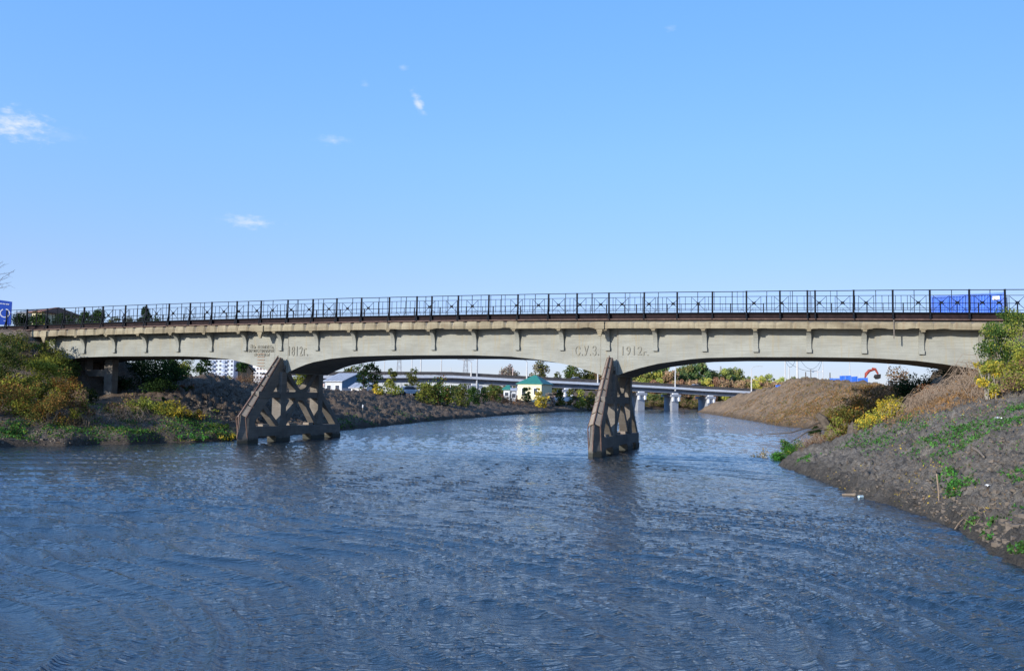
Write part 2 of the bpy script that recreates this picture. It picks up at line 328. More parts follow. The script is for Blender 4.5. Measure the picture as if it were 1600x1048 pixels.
# soil colour by where the soil lies
col=np.ones((len(V),4),np.float32); base=np.tile(np.array([.205,.182,.152]),(len(gx),1))
ll=lf&(vv>1); base[ll]=(.155,.113,.080); base[lf&(vv<=1)]=(.175,.14,.108)
fr=(~lf)&(gy>70); base[fr]=(.27,.185,.11)
mid=(~lf)&(gy>41)&(gy<=70); base[mid]=(.20,.14,.085)
fb=gy>300; base[fb]=(.12,.10,.05)
inl=ll&(GD.ravel()>19); base[inl]=(.21,.125,.07)
wet=np.clip(1.15-(gd)/.8,0,1); base*= (1-.55*wet)[:,None]
col[:len(gx),:3]=base; ca=me.color_attributes.new('tint','FLOAT_COLOR','POINT'); ca.data.foreach_set('color',col.ravel())
m,t,b=mat('bank_soil'); b.inputs['Roughness'].default_value=.96; b.inputs['Specular IOR Level'].default_value=.2
at_=N(t,'ShaderNodeAttribute',attribute_name='tint')
c=mixc(t,1.0,at_.outputs['Color'],ramp(t,noi(t,.55,7,.65),[(.28,(.62,.62,.62)),(.72,(1.35,1.33,1.3))]),'MULTIPLY')
c=mixc(t,1.0,c,ramp(t,noi(t,7,6,.7),[(.3,(.55,.55,.55)),(.7,(1.4,1.4,1.4))]),'MULTIPLY')
c=mixc(t,ramp(t,noi(t,2.6,5,.7,sc=(1,1,1)),[(.6,(0,0,0)),(.74,(.5,)*3)]),c,(.30,.275,.24))
c=mixc(t,ramp(t,noi(t,1.1,6,.75,dist=.6),[(.63,(0,0,0)),(.70,(.6,)*3)]),c,(.075,.10,.035))
t.links.new(c,b.inputs['Base Color'])
h1=noi(t,9,9,.75); bb=bump(t,b,h1,1.0,.16)
ground=link('ground',me,m); tag(ground,kind='structure')
# water
m,t,b=mat('river_water'); b.inputs['Base Color'].default_value=(.010,.022,.032,1); b.inputs['Roughness'].default_value=.02; b.inputs['IOR'].default_value=1.85
g=t.nodes.new('ShaderNodeNewGeometry'); pos=g.outputs['Position']
def mp(sc,rot=0,loc=(0,0,0)):
    q=N(t,'ShaderNodeMapping'); q.inputs['Scale'].default_value=sc; q.inputs['Rotation'].default_value=(0,0,rot); q.inputs['Location'].default_value=loc; t.links.new(pos,q.inputs[0]); return q.outputs[0]
def mth(op,a,b_=None):
    q=N(t,'ShaderNodeMath',operation=op)
    for i,x in enumerate((a,b_)):
        if x is None: continue
        if isinstance(x,(int,float)): q.inputs[i].default_value=x
        else: t.links.new(x,q.inputs[i])
    return q.outputs[0]
warp=N(t,'ShaderNodeTexNoise',i={'Scale':.35,'Detail':3.,'Roughness':.5}); t.links.new(pos,warp.inputs['Vector'])
wv=N(t,'ShaderNodeVectorMath',operation='SCALE'); t.links.new(warp.outputs['Color'],wv.inputs[0]); wv.inputs['Scale'].default_value=1.3
wp=N(t,'ShaderNodeVectorMath',operation='ADD'); t.links.new(pos,wp.inputs[0]); t.links.new(wv.outputs[0],wp.inputs[1])
def rings(cx,cy,wl):
    s=N(t,'ShaderNodeVectorMath',operation='SUBTRACT'); t.links.new(wp.outputs[0],s.inputs[0]); s.inputs[1].default_value=(cx,cy,0)
    l=N(t,'ShaderNodeVectorMath',operation='LENGTH'); t.links.new(s.outputs[0],l.inputs[0])
    return mth('SINE',mth('MULTIPLY',l.outputs['Value'],2*math.pi/wl))
r1=rings(-15,6,.72); r2=rings(-22,2,.43); r3=rings(-60,-30,.31)
am=noi(t,.22,3,.5,vec=pos); amr=N(t,'ShaderNodeMapRange',i={'From Min':.38,'From Max':.68,'To Min':.1,'To Max':1.}); t.links.new(am,amr.inputs[0])
am2=noi(t,.13,3,.5,vec=mp((1,1,1),.3,(9,4,0))); amr2=N(t,'ShaderNodeMapRange',i={'From Min':.4,'From Max':.62,'To Min':.15,'To Max':1.}); t.links.new(am2,amr2.inputs[0])
n1=noi(t,3.2,3,.55,vec=mp((.6,2.5,1),.22),dist=.4); n2=noi(t,7.5,3,.6,vec=mp((1,1.9,1),.15),dist=.3); n3=noi(t,.9,3,.5,vec=mp((.5,2,1),-.15))
n4=noi(t,6.0,3,.6,vec=mp((.6,2.2,1),.12),dist=.5)
h=mth('ADD',mth('MULTIPLY',n1,.5),mth('MULTIPLY',n2,.07)); h=mth('ADD',h,mth('MULTIPLY',n3,.35)); h=mth('ADD',h,mth('MULTIPLY',n4,.26))
gust=N(t,'ShaderNodeMapRange',i={'From Min':.35,'From Max':.62,'To Min':.45,'To Max':1.25}); t.links.new(noi(t,.07,3,.5,vec=mp((1,.5,1),.2,(3,7,0))),gust.inputs[0])
sy=N(t,'ShaderNodeSeparateXYZ'); t.links.new(pos,sy.inputs[0]); fy=N(t,'ShaderNodeMapRange',i={'From Min':18.,'From Max':75.,'To Min':1.0,'To Max':.8}); t.links.new(sy.outputs['Y'],fy.inputs[0])
bw_=bump(t,b,h,1.0,.085); t.links.new(mth('MULTIPLY',gust.outputs[0],fy.outputs[0]),bw_.inputs['Strength']); 
wa=np.radians(np.concatenate([np.arange(-180,-40,5.),np.arange(-40,-32.5,.5),np.arange(-32.5,32.5,.10),np.arange(32.5,40,.5),np.arange(40,180,5.)]))
wr=np.concatenate([[1.,4,6,7.5,8.5],np.exp(np.arange(math.log(8.7),math.log(48),.0032)),np.exp(np.arange(math.log(48),math.log(150),.006)),np.exp(np.arange(math.log(150),math.log(330),.03))])
WA,WR=np.meshgrid(wa,wr); WX=WR*np.sin(WA); WY=WR*np.cos(WA); wz_=np.zeros_like(WX); r5=np.random.default_rng(3)
ux=WX+.5*np.sin(WX*.31+WY*.17)+.3*np.sin(WX*.83-WY*.4+1)+.12*np.sin(WX*2.1+WY*1.3); uy=WY+.5*np.sin(WY*.27-WX*.21+2)+.3*np.sin(WY*.71+WX*.5)+.12*np.sin(WY*2.4-WX*1.1)
def env(a,b,c,lo):
    e=np.sin(a*ux+b*uy+c)+np.sin(b*1.7*ux-a*1.3*uy+2*c)+.7*np.sin(2.9*a*ux+3.1*b*uy+c*3); return lo+(1-lo)*np.clip(.5+.35*e,0,1)
fadeD=np.clip(WR/200,0,1)
for cx,cy,wl,amp,e in ((-15,6,.74,.0125,env(.11,.16,0,.05)),(-15.5,5.5,.55,.0065,env(.13,.09,2,.05)),(-24,-2,.46,.0042,env(.09,.19,4,.1)),(-60,-25,.62,.0045,env(.16,.05,1,.1)),(-70,20,.38,.0035,env(.2,.12,5,.1))):
    L=np.hypot(ux-cx,uy-cy); ph_=1-abs(np.sin(L*math.pi/wl)); wz_+=2.3*amp*e*(ph_**1.5*2-.8)
g1=env(.21,.17,3,.35); g2=env(.34,.4,1,.3)
for k in range(54):
    wl=.15*(10**(r5.random()*.55)); th=math.radians(72)+r5.normal()*.38+ (math.pi/2 if k%13==0 else 0); kx,ky=math.cos(th),math.sin(th)
    ph=r5.random()*6.28; amp=.0021*wl**.8/.3**.8*.34; wz_+=amp*(g1 if k%2 else g2)*np.sin(2*math.pi/wl*(kx*ux+ky*uy)+ph)
wz_*=np.interp(WR,[0,22,70,400],[1.2,1.,.7,.6]); wz_*=np.where((WR<8)|(abs(WA)>math.radians(34)),0,1)
n_r,n_a=WX.shape; wi=np.arange(n_r*n_a).reshape(n_r,n_a); a=wi[:-1]; b2=wi[1:]
WF=np.stack([np.roll(a,-1,1).ravel(),a.ravel(),b2.ravel(),np.roll(b2,-1,1).ravel()],-1)
WV=np.stack([WX.ravel(),WY.ravel(),wz_.ravel()],-1); me=bpy.data.meshes.new('water')
me.vertices.add(len(WV)); me.vertices.foreach_set('co',WV.astype(np.float32).ravel()); me.loops.add(len(WF)*4); me.loops.foreach_set('vertex_index',WF.astype(np.int32).ravel())
me.polygons.add(len(WF)); me.polygons.foreach_set('loop_start',np.arange(0,len(WF)*4,4,dtype=np.int32)); me.polygons.foreach_set('loop_total',np.full(len(WF),4,dtype=np.int32)); me.update(calc_edges=True)
if me.polygons[len(WF)//2].normal.z<0: me.flip_normals()
water=link('water',me,m,smooth=True); tag(water,kind='structure')
# ------------------------------------------------------------------ the old bridge
bridge=empty('arch_bridge',tuple(PB),-TH,'old grey concrete road bridge of three low arches on two trestle piers with black railing','bridge')
cz=lambda u:-.000312*(u+15)**2
US=-42.6; UE=21.0; W0,W1=0,5.0
spans=[('left',[(-42.4,5.0),(-40.4,5.17),(-38.7,5.37),(-36.1,5.44),(-30.3,5.45),(-28.3,5.41),(-26.3,5.26),(-24.9,5.0),(-23.85,4.72),(-23.1,4.48),(-22.66,4.36)],-42.4),
       ('mid',[(-21.7,4.38),(-20.99,4.68),(-20.4,4.9),(-19.77,5.07),(-18.5,5.29),(-17,5.42),(-14.8,5.48),(-12.6,5.5),(-8.8,5.5),(-6.4,5.42),(-4.95,5.27),(-3.8,5.11),(-2.77,4.92),(-1.94,4.68),(-1.3,4.48),(-.96,4.36)],0),
       ('right',[(0,4.36),(.6,4.58),(1.32,4.79),(2.32,5.03),(4.1,5.28),(4.9,5.34),(6.8,5.39),(10.5,5.39),(13,5.35),(14.0,5.30),(15.5,5.2),(16.7,5.04),(17.7,4.87),(18.6,4.68),(20.5,4.4)],0)]
def girder(soff):
    # front wall, rear wall and barrel as one closed body with a recessed hollow above the barrel
    q=MB(); n=8
    u0,u1=soff[0][0],soff[-1][0]
    top=[(u0+(u1-u0)*k/16., 7.12+cz(u0+(u1-u0)*k/16.)) for k in range(17)]
    poly=soff+top[::-1]
    return q.prism(poly,'y',W0,W1)
# extra soffit resolution
def dens(p):
    out=[]
    for (a,b),(c,d) in zip(p[:-1],p[1:]):
        k=max(1,int(abs(c-a)/.5))
        for j in range(k):
            s=j/k; out.append((a+(c-a)*s,b+(d-b)*s))
    return out+[p[-1]]
for nm,sf,_ in spans:
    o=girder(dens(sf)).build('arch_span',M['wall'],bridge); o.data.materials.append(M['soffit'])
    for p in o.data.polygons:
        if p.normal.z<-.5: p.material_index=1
o=MB().box((-22.665,W0+.002,4.345),(-21.695,W1-.002,7.0)).build('pier_head',M['wall'],bridge)
o=MB().box((-.965,W0+.002,4.345),(.005,W1-.002,7.0)).build('pier_head',M['wall'],bridge)
# vertical joint strips beside the piers
for u in (-21.69,-22.7,.01,-1.0,-40.3): MB().box((u-.018,-.006,4.5 if u>-40 else 5.2),(u+.018,.1,6.98)).build('joint_strip',M['soffit'] if u in(-21.69,.01) else M['letter'],bridge)
# stepped fillet under the cantilever slab
def strip(u0,u1,v0,v1,zb,zt,n=40):
    q=MB(); us=[u0+(u1-u0)*k/n for k in range(n+1)]
    vs=[]
    for u in us: c=cz(u); vs+=[(u,v0,zb+c),(u,v1,zb+c),(u,v1,zt+c),(u,v0,zt+c)]
    fs=[(0,1,2,3),(4*n+3,4*n+2,4*n+1,4*n)]
    for k in range(n):
        for j in range(4): fs.append((4*k+j,4*k+(j+1)%4,4*k+4+(j+1)%4,4*k+4+j))
    return q.add(vs,fs)
VE=-.92
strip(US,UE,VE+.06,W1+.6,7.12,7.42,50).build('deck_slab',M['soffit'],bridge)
strip(US,UE,-.10,0.05,6.98,7.118,50).build('slab_fillet',M['wall'],bridge)
# cornice: slab edge with rounded beam ends along its top and spalled stretches
def cornice(u0,u1):
    q=MB(); k=0; u=u0; prof=[]
    rs=random.Random(5)
    while u<u1:
        L=.84; amp=.13 if u<-6 else .05
        for j in range(12):
            s=j/12.; x=u+s*L
            e=min(1,math.sin(math.pi*s)*2.2)
            bot=7.02
            sp=mnoise.noise((x*.9,3.3,0)); 
            if sp>.32: bot+=min(.07,(sp-.32)*.4)*(.6+.6*abs(mnoise.noise((x*9,1,1))))
            tp=7.36+amp*e-.012*rs.random()
            tp+= .02*mnoise.noise((x*3,7,7))
            vf=VE+.075*(1-e)*(1 if u<-6 else .5)+.02*mnoise.noise((x*4,5,0))
            prof.append((x,bot,tp,vf))
        u+=L
    n=len(prof); vs=[]; fs=[]
    for x,bt,tp,vf in prof:
        c=cz(x); vs+=[(x,VE+.12,bt+c),(x,vf,bt+.01+c),(x,vf-.012,bt+(tp-bt)*.5+c),(x,vf+.02,tp-.03+c),(x,vf+.14,tp+c),(x,VE+.25,tp+c-.01)]
    for i in range(n-1):
        for j in range(5): fs.append((6*i+j,6*i+j+1,6*i+6+j+1,6*i+6+j))
        fs.append((6*i+5,6*i,6*i+6,6*i+11))
    fs+=[(0,1,2,3,4,5),tuple(6*(n-1)+j for j in range(6))[::-1]]
    return q.add(vs,fs)
cornice(US,UE).build('cornice',M['cornice'],bridge)
# steel edge beam with two flanges, and the outrigger pipe
strip(-46,UE+1,VE+.22,VE+.30,7.50,7.86,50).build('edge_beam',M['beam'],bridge)
strip(-46,UE+1,VE+.10,VE+.30,7.84,7.90,50).build('edge_flange',M['rail'],bridge)
strip(-46,UE+1,VE+.02,VE+.10,7.50,7.56,50).build('outrigger_rail',M['galv'] if 0 else M['rust'],bridge)
strip(-46,UE+1,VE+.35,W1+.3,7.44,7.78,50).build('carriageway',M['asph'],bridge)
strip(-46,UE+1,W1+.3,W1+.45,7.40,7.9,50).build('edge_beam',M['beam'],bridge)
# brackets
def bracket(big):
    q=MB(); w=.125
    pts=[(0,0),(VE+.10,0),(VE+.10,-.10),(VE+.22,-.13)]
    for k in range(9):
        a=k/8*math.pi/2; pts.append((-.10-(-VE-.32)*(1-math.sin(a)), -.16-.82*(1-math.cos(a))))
    pts+=[(-.10,-1.0),(0,-1.0)]
    q.prism(pts,'x',-w,w); return q
b0=None
for k in range(-1,23):
    u=-41.5+2.71*k+(.0 if k else 0); u=-.56+2.71*(k-15)
    if u<-42: continue
    if b0 is None:
        b0=bracket(0).build('bracket',M['wall'],bridge,bevel=.012); b0.location=(u,0,7.115+cz(u))
        f0=MB().box((-.14,-.15,-1.30),(.14,.01,-1.10)).add([],[]).box((-.125,-.125,-1.10),(.125,.01,-1.0)).build('bracket_foot',M['wall'],b0,bevel=.01)
        c0=MB().box((-.17,VE+.02,-.12),(.17,VE+.2,-.0)).box((-.10,VE+.05,-.22),(.10,VE+.18,-.12)).build('bracket_cap',M['cornice'],b0,bevel=.01)
    else:
        c=b0.copy(); COL.objects.link(c); c.parent=bridge; c.location=(u,0,7.115+cz(u))
        for ch in (f0,c0):
            d=ch.copy(); COL.objects.link(d); d.parent=c
# heavier stepped corbels over the piers
for u in (-23.3+.05,-.95+.1,-43+1.7):
    q=MB(); z=7.115+cz(u); q.box((u-.27,VE-.08,z-.14),(u+.27,VE+.2,z+.28)).box((u-.17,VE-.05,z-.28),(u+.17,VE+.22,z-.14)).box((u-.13,VE-.03,z-.40),(u+.13,VE+.2,z-.28)).box((u-.085,VE-.01,z-.52),(u+.085,VE+.15,z-.40))
    q.build('corbel',M['cornice'],bridge,bevel=.015)
# railings ---------------------------------------------------------
def wall_u(px,v,py=480):
    d=pray(px,py); n=EV; t=((PB-Vector((0,0,CAMH))).dot(n)+v)/d.dot(n); q=Vector((0,0,CAMH))+d*t; return (q-PB).dot(EU)
RV=VE+.18
posts=[12,45,75,100,131,162,195,229,263,298,334,372,409,448,488,527,567,609,652,674,717,763,808.5,855,903,954,1005,1058,1112,1166,1220,1261,1274,1331,1394,1452,1511,1572,1640]
pu=[wall_u(x,RV) for x in posts]
z_top,z_mid,z_bot=9.03,8.76,8.02
p0=None
for i,u in enumerate(pu):
    o=MB().box((-.045,-.04,7.52),(.045,.04,9.06)).box((-.07,-.06,7.5),(.07,.06,7.62)).build('railing_post',M['rail'],bridge,bevel=.006) if p0 is None else p0.copy()
    if p0 is None:
        p0=o; s0=MB().bar((0,-.03,8.3),(0,-.24,7.53),.05,.04).build('post_strut',M['rail'],p0)
    else:
        COL.objects.link(o); o.parent=bridge; d=s0.copy(); COL.objects.link(d); d.parent=o
    o.location=(u,RV,cz(u)); o.rotation_euler=(random.uniform(-.008,.008),random.uniform(-.012,.012),0)
Xc=[112,145,170,195,228,245,271,298,324,350,373.5,401.5,426,455,483,514,543,575.5,671,705.6,738,807,841.4,872.7,906,938.6,972,1014,1051.8,1091,1178,1221,1280,1316.6,1353.4,1435,1471,1496,1535,1561,1590]
def panel(u0,u1,v,name='railing_panel',xs=(),thin=.022,seed=0,knobs=True,gap=.30):
    rs=random.Random(seed); q=MB(); n=3
    for zz,w in ((z_top,.045),(z_mid,.03),(z_bot,.034)):
        pts=[u0+(u1-u0)*k/2 for k in range(3)]; j=rs.uniform(-.008,.008)
        for a,b in zip(pts[:-1],pts[1:]): q.bar((a,v,zz+cz(a)+j),(b,v,zz+cz(b)+j),w,w*.8)
    # free bars between the crosses
    us=[]; 
    for x in xs: us+=[x-.36,x+.36]
    for x in us:
        if u0-.05<x<u1+.05: q.bar((x,v,z_bot-.10+cz(x)),(x,v,z_mid+cz(x)),thin,thin)
    nb=max(2,int(round((u1-u0)/gap)))
    for k in range(nb):
        x=u0+(u1-u0)*(k+.5)/nb+rs.uniform(-.02,.02)
        if all(abs(x-c)>.42 for c in xs): q.bar((x,v,z_bot+cz(x)),(x,v,(z_mid if rs.random()>.3 else z_top)+cz(x)),thin,thin)
    x=u0+(u1-u0)*rs.choice((.45,.6)); q.bar((x,v,z_bot-.12+cz(x)),(x,v,z_top+cz(x)),.03,.03)
    o=q.build(name,M['rail'],bridge)
    for x in xs:
        if not u0<=x<u1: continue
        m_=(z_mid+z_bot)/2+cz(x); e=MB(); hw=.33; hh=.33
        e.bar((x-hw,v,m_-hh),(x+hw,v,m_+hh),.022,.022).bar((x-hw,v+.012,m_+hh),(x+hw,v+.012,m_-hh),.022,.022)
        if knobs: e.box((x-.075,v-.03,m_-.065),(x+.075,v+.035,m_+.065)).bar((x-.10,v-.01,m_-.09),(x+.10,v-.01,m_+.09),.03,.05).bar((x-.10,v-.012,m_+.09),(x+.10,v-.012,m_-.09),.03,.05)
        e.build('cross_ornament',M['rail'],o)
xu=[wall_u(x,RV) for x in Xc]
for i,(a,b) in enumerate(zip(pu[:-1],pu[1:])):
    panel(a,b,RV,xs=[x for x in xu if a-.4<x<b+.4],seed=i)
rb=[-46+1.92*k for k in range(36)]
p1=MB().box((-.03,-.03,7.52),(.03,.03,9.06)).build('railing_post',M['rail'],bridge); p1.location=(rb[0],W1+.35,cz(rb[0]))
for u in rb[1:]:
    c=p1.copy(); COL.objects.link(c); c.parent=bridge; c.location=(u,W1+.35,cz(u))
for i,(a,b) in enumerate(zip(rb[:-1],rb[1:])):
    panel(a,b,W1+.35,xs=[] if i%3 else [(a+b)/2],seed=100+i,knobs=False,thin=.012,gap=.9)
# inscriptions in raised letters
def inscription(txt, x, z, size, depth=.035, sx=1., mt='letter', name='inscription', spacing=1.1):
    c=bpy.data.curves.new('t','FONT'); c.body=txt; c.size=size; c.extrude=depth/2; c.bevel_depth=.004; c.offset=size*.0; c.align_x='LEFT'; c.space_character=spacing
    t_=bpy.data.objects.new('t',c); COL.objects.link(t_); bpy.context.view_layer.update()
    dg=bpy.context.evaluated_depsgraph_get(); me=bpy.data.meshes.new_from_object(t_.evaluated_get(dg)); bpy.data.objects.remove(t_)
    me.transform(Matrix.Diagonal((sx,1,1,1))); me.transform(Matrix.Rotation(math.pi/2,4,'X')); me.materials.clear()
    o=link(name,me,M[mt],bridge); o.location=(x,-depth/2-.002,z); return o
def wz(px,py,v=0):
    d=pray(px,py); t=((PB-Vector((0,0,CAMH))).dot(EV)+v)/d.dot(EV); q=Vector((0,0,CAMH))+d*t; return (q-PB).dot(EU),q.z
def put(txt,x0,ybase,ytop,x1,mt='letter',cap=.72,spacing=1.08,depth=.035):
    u0,z0=wz(x0,ybase); _,z1=wz(x0,ytop); u1,_=wz(x1,ybase); size=(z1-z0)/cap
    o=inscription(txt,u0,z0,size,depth,1,mt,'inscription',spacing); wdt=max(v.co.x for v in o.data.vertices)
    k=(u1-u0)/wdt; o.data.transform(Matrix.Diagonal((k,1,1,1))); return o
put('1812г.',449,555.5,540.5,481,spacing=1.15)
put('Въ память',391,544,538,427,cap=.72,depth=.03); put('отечественной',384.5,550.2,545.0,428,cap=.62,depth=.03); put('войны',397,556,551.3,421,cap=.6,depth=.03)
put('С.У.З.',898,555,540.5,935.5,spacing=1.15)
put('1912',969,554.5,540.5,1003,spacing=1.15); put('г.',1004,555,549,1013,cap=.55)
# rusty rungs set in the wall beside the left pier
q=MB()
for z in (5.0,5.2,5.4,5.6,4.8,4.6): q.bar((-24.0,-.03,z),(-23.45,-.03,z),.03,.025)
q.build('rung',M['rung'],bridge)
for z in (): pass
# hanging bar under the right span
u,z=wz(1393.5,500); MB().bar((u,VE-.03,7.5+cz(u)),(u,VE-.03,6.28),.05).build('hanging_bar',M['pier'],bridge)
# piers ------------------------------------------------------------
def pier(ur):     # ur: u of its right face
    uc=ur-.35; w=.33
    base=MB(); prof=[(-3.7,.30),(-3.7,.86),(-3.6,.98),(6.9,.92),(7.0,.84),(7.0,.28),(6.0,.20),(5.9,.33),(4.9,.33),(4.75,.22),(3.2,.22),(3.0,.36),(.75,.36),(.55,.2),(-.9,.2),(-1.1,.36),(-3.0,.36),(-3.3,.2)]
    base.prism(prof,'x',ur-.66,ur-.02)
    o=base.build('pier',M['pier'],bridge,bevel=.03); o['label']='concrete trestle pier with sloping icebreaker on its upstream side'
    # feet
    for a,b in ((-1.0,.6),(3.1,4.85),(5.9,7.05)): MB().prism([(a,.28),(b,.28),(b-.12,-1.6),(a+.12,-1.6)],'x',ur-.69,ur+.012).build('footing',M['pier'],o,bevel=.03)
    # icebreaker: chamfered nose rising to the girder
    ib=MB()
    def sec(v,z,v2,z2,hw,nose):  # nose edge point + two cheeks + back
        return [(uc,v-nose,z),(uc+hw,v+.20,z),(uc+hw,v2,z2),(uc-hw,v2,z2),(uc-hw,v+.20,z)]
    ss=[sec(-4.15,-1.6,-2.9,-1.6,.37,.36),sec(-4.15,.22,-2.9,.22,.37,.36),sec(-4.05,.98,-3.1,.98,.33,.30),sec(-4.0,1.70,-3.25,1.25,.33,.26),
        sec(-.40,5.32,.02,4.3,.14,.08)]
    vs=[v for s_ in ss for v in s_]; fs=[(0,1,2,3,4),tuple(20+j for j in range(5))[::-1]]
    for i in range(4):
        for j in range(5): fs.append((5*i+j,5*i+(j+1)%5,5*i+5+(j+1)%5,5*i+5+j))
    ib.add(vs,fs); oi=ib.build('icebreaker',M['pier'],o,bevel=.025)
    # facing slabs on the slope, two rows, and steel rails
    def slope(s,off,du): # along the sloped V-shaped face; du = offset from the ridge, narrowing upwards
        k=1-.58*s; v=-4.24+s*3.74; z=1.66+s*3.70; off=off-.62*abs(du)*k; return (uc+du*k,v-.70*off,z+.71*off)
    r=MB(); ns=6
    for i in range(ns):
        s0=i/ns+.008; s1=(i+1)/ns-.008
        for a,b in ((-.31,-.035),(.035,.31)):
            k=.02*random.random(); q=MB()
            lo=[slope(s0,.0,a),slope(s0,.0,b),slope(s1,.0,b),slope(s1,.0,a)]; up=[slope(s0,.07+k,a),slope(s0,.07+k,b),slope(s1,.07,b),slope(s1,.07,a)]
            q.add(lo+up,[(0,1,2,3),(7,6,5,4),(0,4,5,1),(1,5,6,2),(2,6,7,3),(3,7,4,0)]); q.build('facing_slab',M['panel'],o,bevel=.02)
    for du in (-.32,.32,0):
        r=MB(); r.bar(slope(-.02,.04 if du else .10,du),slope(1.0,.04 if du else .10,du),.05,.06,up=(0,-.66,.75)); r.build('steel_rail',M['rust'],o)
    for du in (-.33,0,.33):
        r=MB(); r.bar((uc+du,-3.96 if du else -4.52,.3),slope(-.02,.04 if du else .08,du),.05,.05); r.build('steel_rail',M['rust'],o)
    # columns
    for a,b in ((-.58,.03),(3.88,4.47)):
        MB().prism([(a-.12,.95),(b+.12,.95),(b,1.35),(b,4.4),(a,4.4),(a,1.35)],'x',ur-.68,ur-.004).build('column',M['pier'],o,bevel=.025)
    MB().box((ur-.62,-2.9,2.74),(ur-.06,4.6,3.14)).build('tie_beam',M['pier'],o,bevel=.02)
    x=MB(); d0,d1=ur-.58,ur-.10
    def brace(p,q_,t_):
        p=Vector((0,*p)); q2=Vector((0,*q_)); d=(q2-p).normalized(); n=Vector((0,-d.z,d.y))*t_/2
        x.prism([tuple((p+n).yz),tuple((q2+n).yz),tuple((q2-n).yz),tuple((p-n).yz)],'x',d0,d1)
    brace((-.1,4.75),(1.95,2.75),.34); x.build('brace',M['pier'],o,bevel=.02)
    d0,d1=ur-.57,ur-.11; x=MB(); brace((4.0,4.75),(1.9,2.75),.36); x.build('brace',M['pier'],o,bevel=.02)
    d0,d1=ur-.56,ur-.12; x=MB(); brace((1.9,3.1),(.05,1.0),.34); x.build('brace',M['pier'],o,bevel=.02)
    d0,d1=ur-.55,ur-.09; x=MB(); brace((1.8,3.1),(3.85,1.0),.34); x.build('brace',M['pier'],o,bevel=.02)
    d0,d1=ur-.59,ur-.13; x=MB(); brace((-2.65,2.55),(-.55,.9),.32); x.build('brace',M['pier'],o,bevel=.02)
    MB().prism([(1.2,2.6),(2.6,2.6),(2.75,3.0),(2.4,3.5),(1.9,3.25),(1.4,3.5),(1.05,3.0)],'x',ur-.60,ur-.08).build('gusset',M['pier'],o,bevel=.02)
    d0,d1=ur-.60,ur-.07; x=MB(); brace((4.3,3.1),(6.75,.85),.38); x.build('rear_strut',M['pier'],o,bevel=.02)
    for v in (-1.9,1.2,3.2): MB().box((ur-.56,v-.28,.93),(ur-.10,v+.28,1.10)).build('bearing_pad',M['panel'],o,bevel=.02)
pier(-21.7); pier(0.0)
# left bank trestle and abutments
def wl(px,py,v): return wz(px,py,v)
tr=MB(); u1,z1=wz(168,600,1.5)
tr.box((u1-.36,1.5,.8),(u1+.36,2.1,5.3)); tr.build('bank_column',M['pier'],bridge,bevel=.02)
MB().box((u1-2.6,1.55,4.05),(u1-.36,2.05,4.55)).build('bank_beam',M['pier'],bridge,bevel=.02)
MB().box((u1-2.6,1.5,1.0),(u1-2.0,2.1,5.3)).build('bank_column',M['pier'],bridge,bevel=.02)
MB().box((-44.5,.1,2.0),(-42.0,W1-.1,7.1)).build('abutment',M['pier'],bridge,bevel=.03)
MB().box((19.4,.1,2.5),(22.5,W1-.1,6.7)).build('abutment',M['pier'],bridge,bevel=.03)
#@@REST
# ------------------------------------------------------------------ vegetation
def lc(*c): return np.array(c,float)
OLIVE=[lc(0.118,0.133,0.035),lc(0.172,0.156,0.040),lc(0.078,0.102,0.031)]
GREEN=[lc(0.058,0.111,0.029),lc(0.078,0.143,0.036),lc(0.039,0.078,0.023)]
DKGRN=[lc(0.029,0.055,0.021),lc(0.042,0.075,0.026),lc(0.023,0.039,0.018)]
YELL=[lc(0.636,0.468,0.056),lc(0.449,0.355,0.056),lc(0.300,0.281,0.056)]
YGRN=[lc(0.273,0.310,0.059),lc(0.389,0.369,0.059),lc(0.175,0.214,0.049)]
ORNG=[lc(0.374,0.194,0.053),lc(0.299,0.164,0.053),lc(0.194,0.135,0.045)]
TAN=[lc(0.372,0.243,0.136),lc(0.286,0.179,0.100),lc(0.215,0.143,0.086)]
RUST=[lc(0.247,0.111,0.058),lc(0.195,0.098,0.052),lc(0.143,0.091,0.052)]
BRITE=[lc(0.075,0.254,0.045),lc(0.120,0.299,0.060),lc(0.053,0.179,0.045)]
PALE=[lc(0.390,0.338,0.247),lc(0.312,0.260,0.182),lc(0.260,0.234,0.169)]
PINK=[lc(0.390,0.286,0.260),lc(0.338,0.273,0.208),lc(0.286,0.260,0.195)]
def leaves(name,parent,P,size,cols,mk='leaf',asp=.62,up=0.0,seed=0):
    r=np.random.default_rng(seed); n=len(P); a=r.normal(size=(n,3)); 
    if up: a[:,2]=abs(a[:,2])*up+a[:,2]*0+.3*up
    a/=np.linalg.norm(a,axis=1)[:,None]; b=np.cross(a,r.normal(size=(n,3))); b/=np.linalg.norm(b,axis=1)[:,None]+1e-9
    s=(size*(.55+.9*r.random(n)))[:,None]; a=a*s; b=b*s*asp
    return link(name,quads_mesh(name,np.stack([P-a*.5,P+b*.5-a*.05,P+a*.5,P-b*.5-a*.05],1),cols),M[mk],parent)
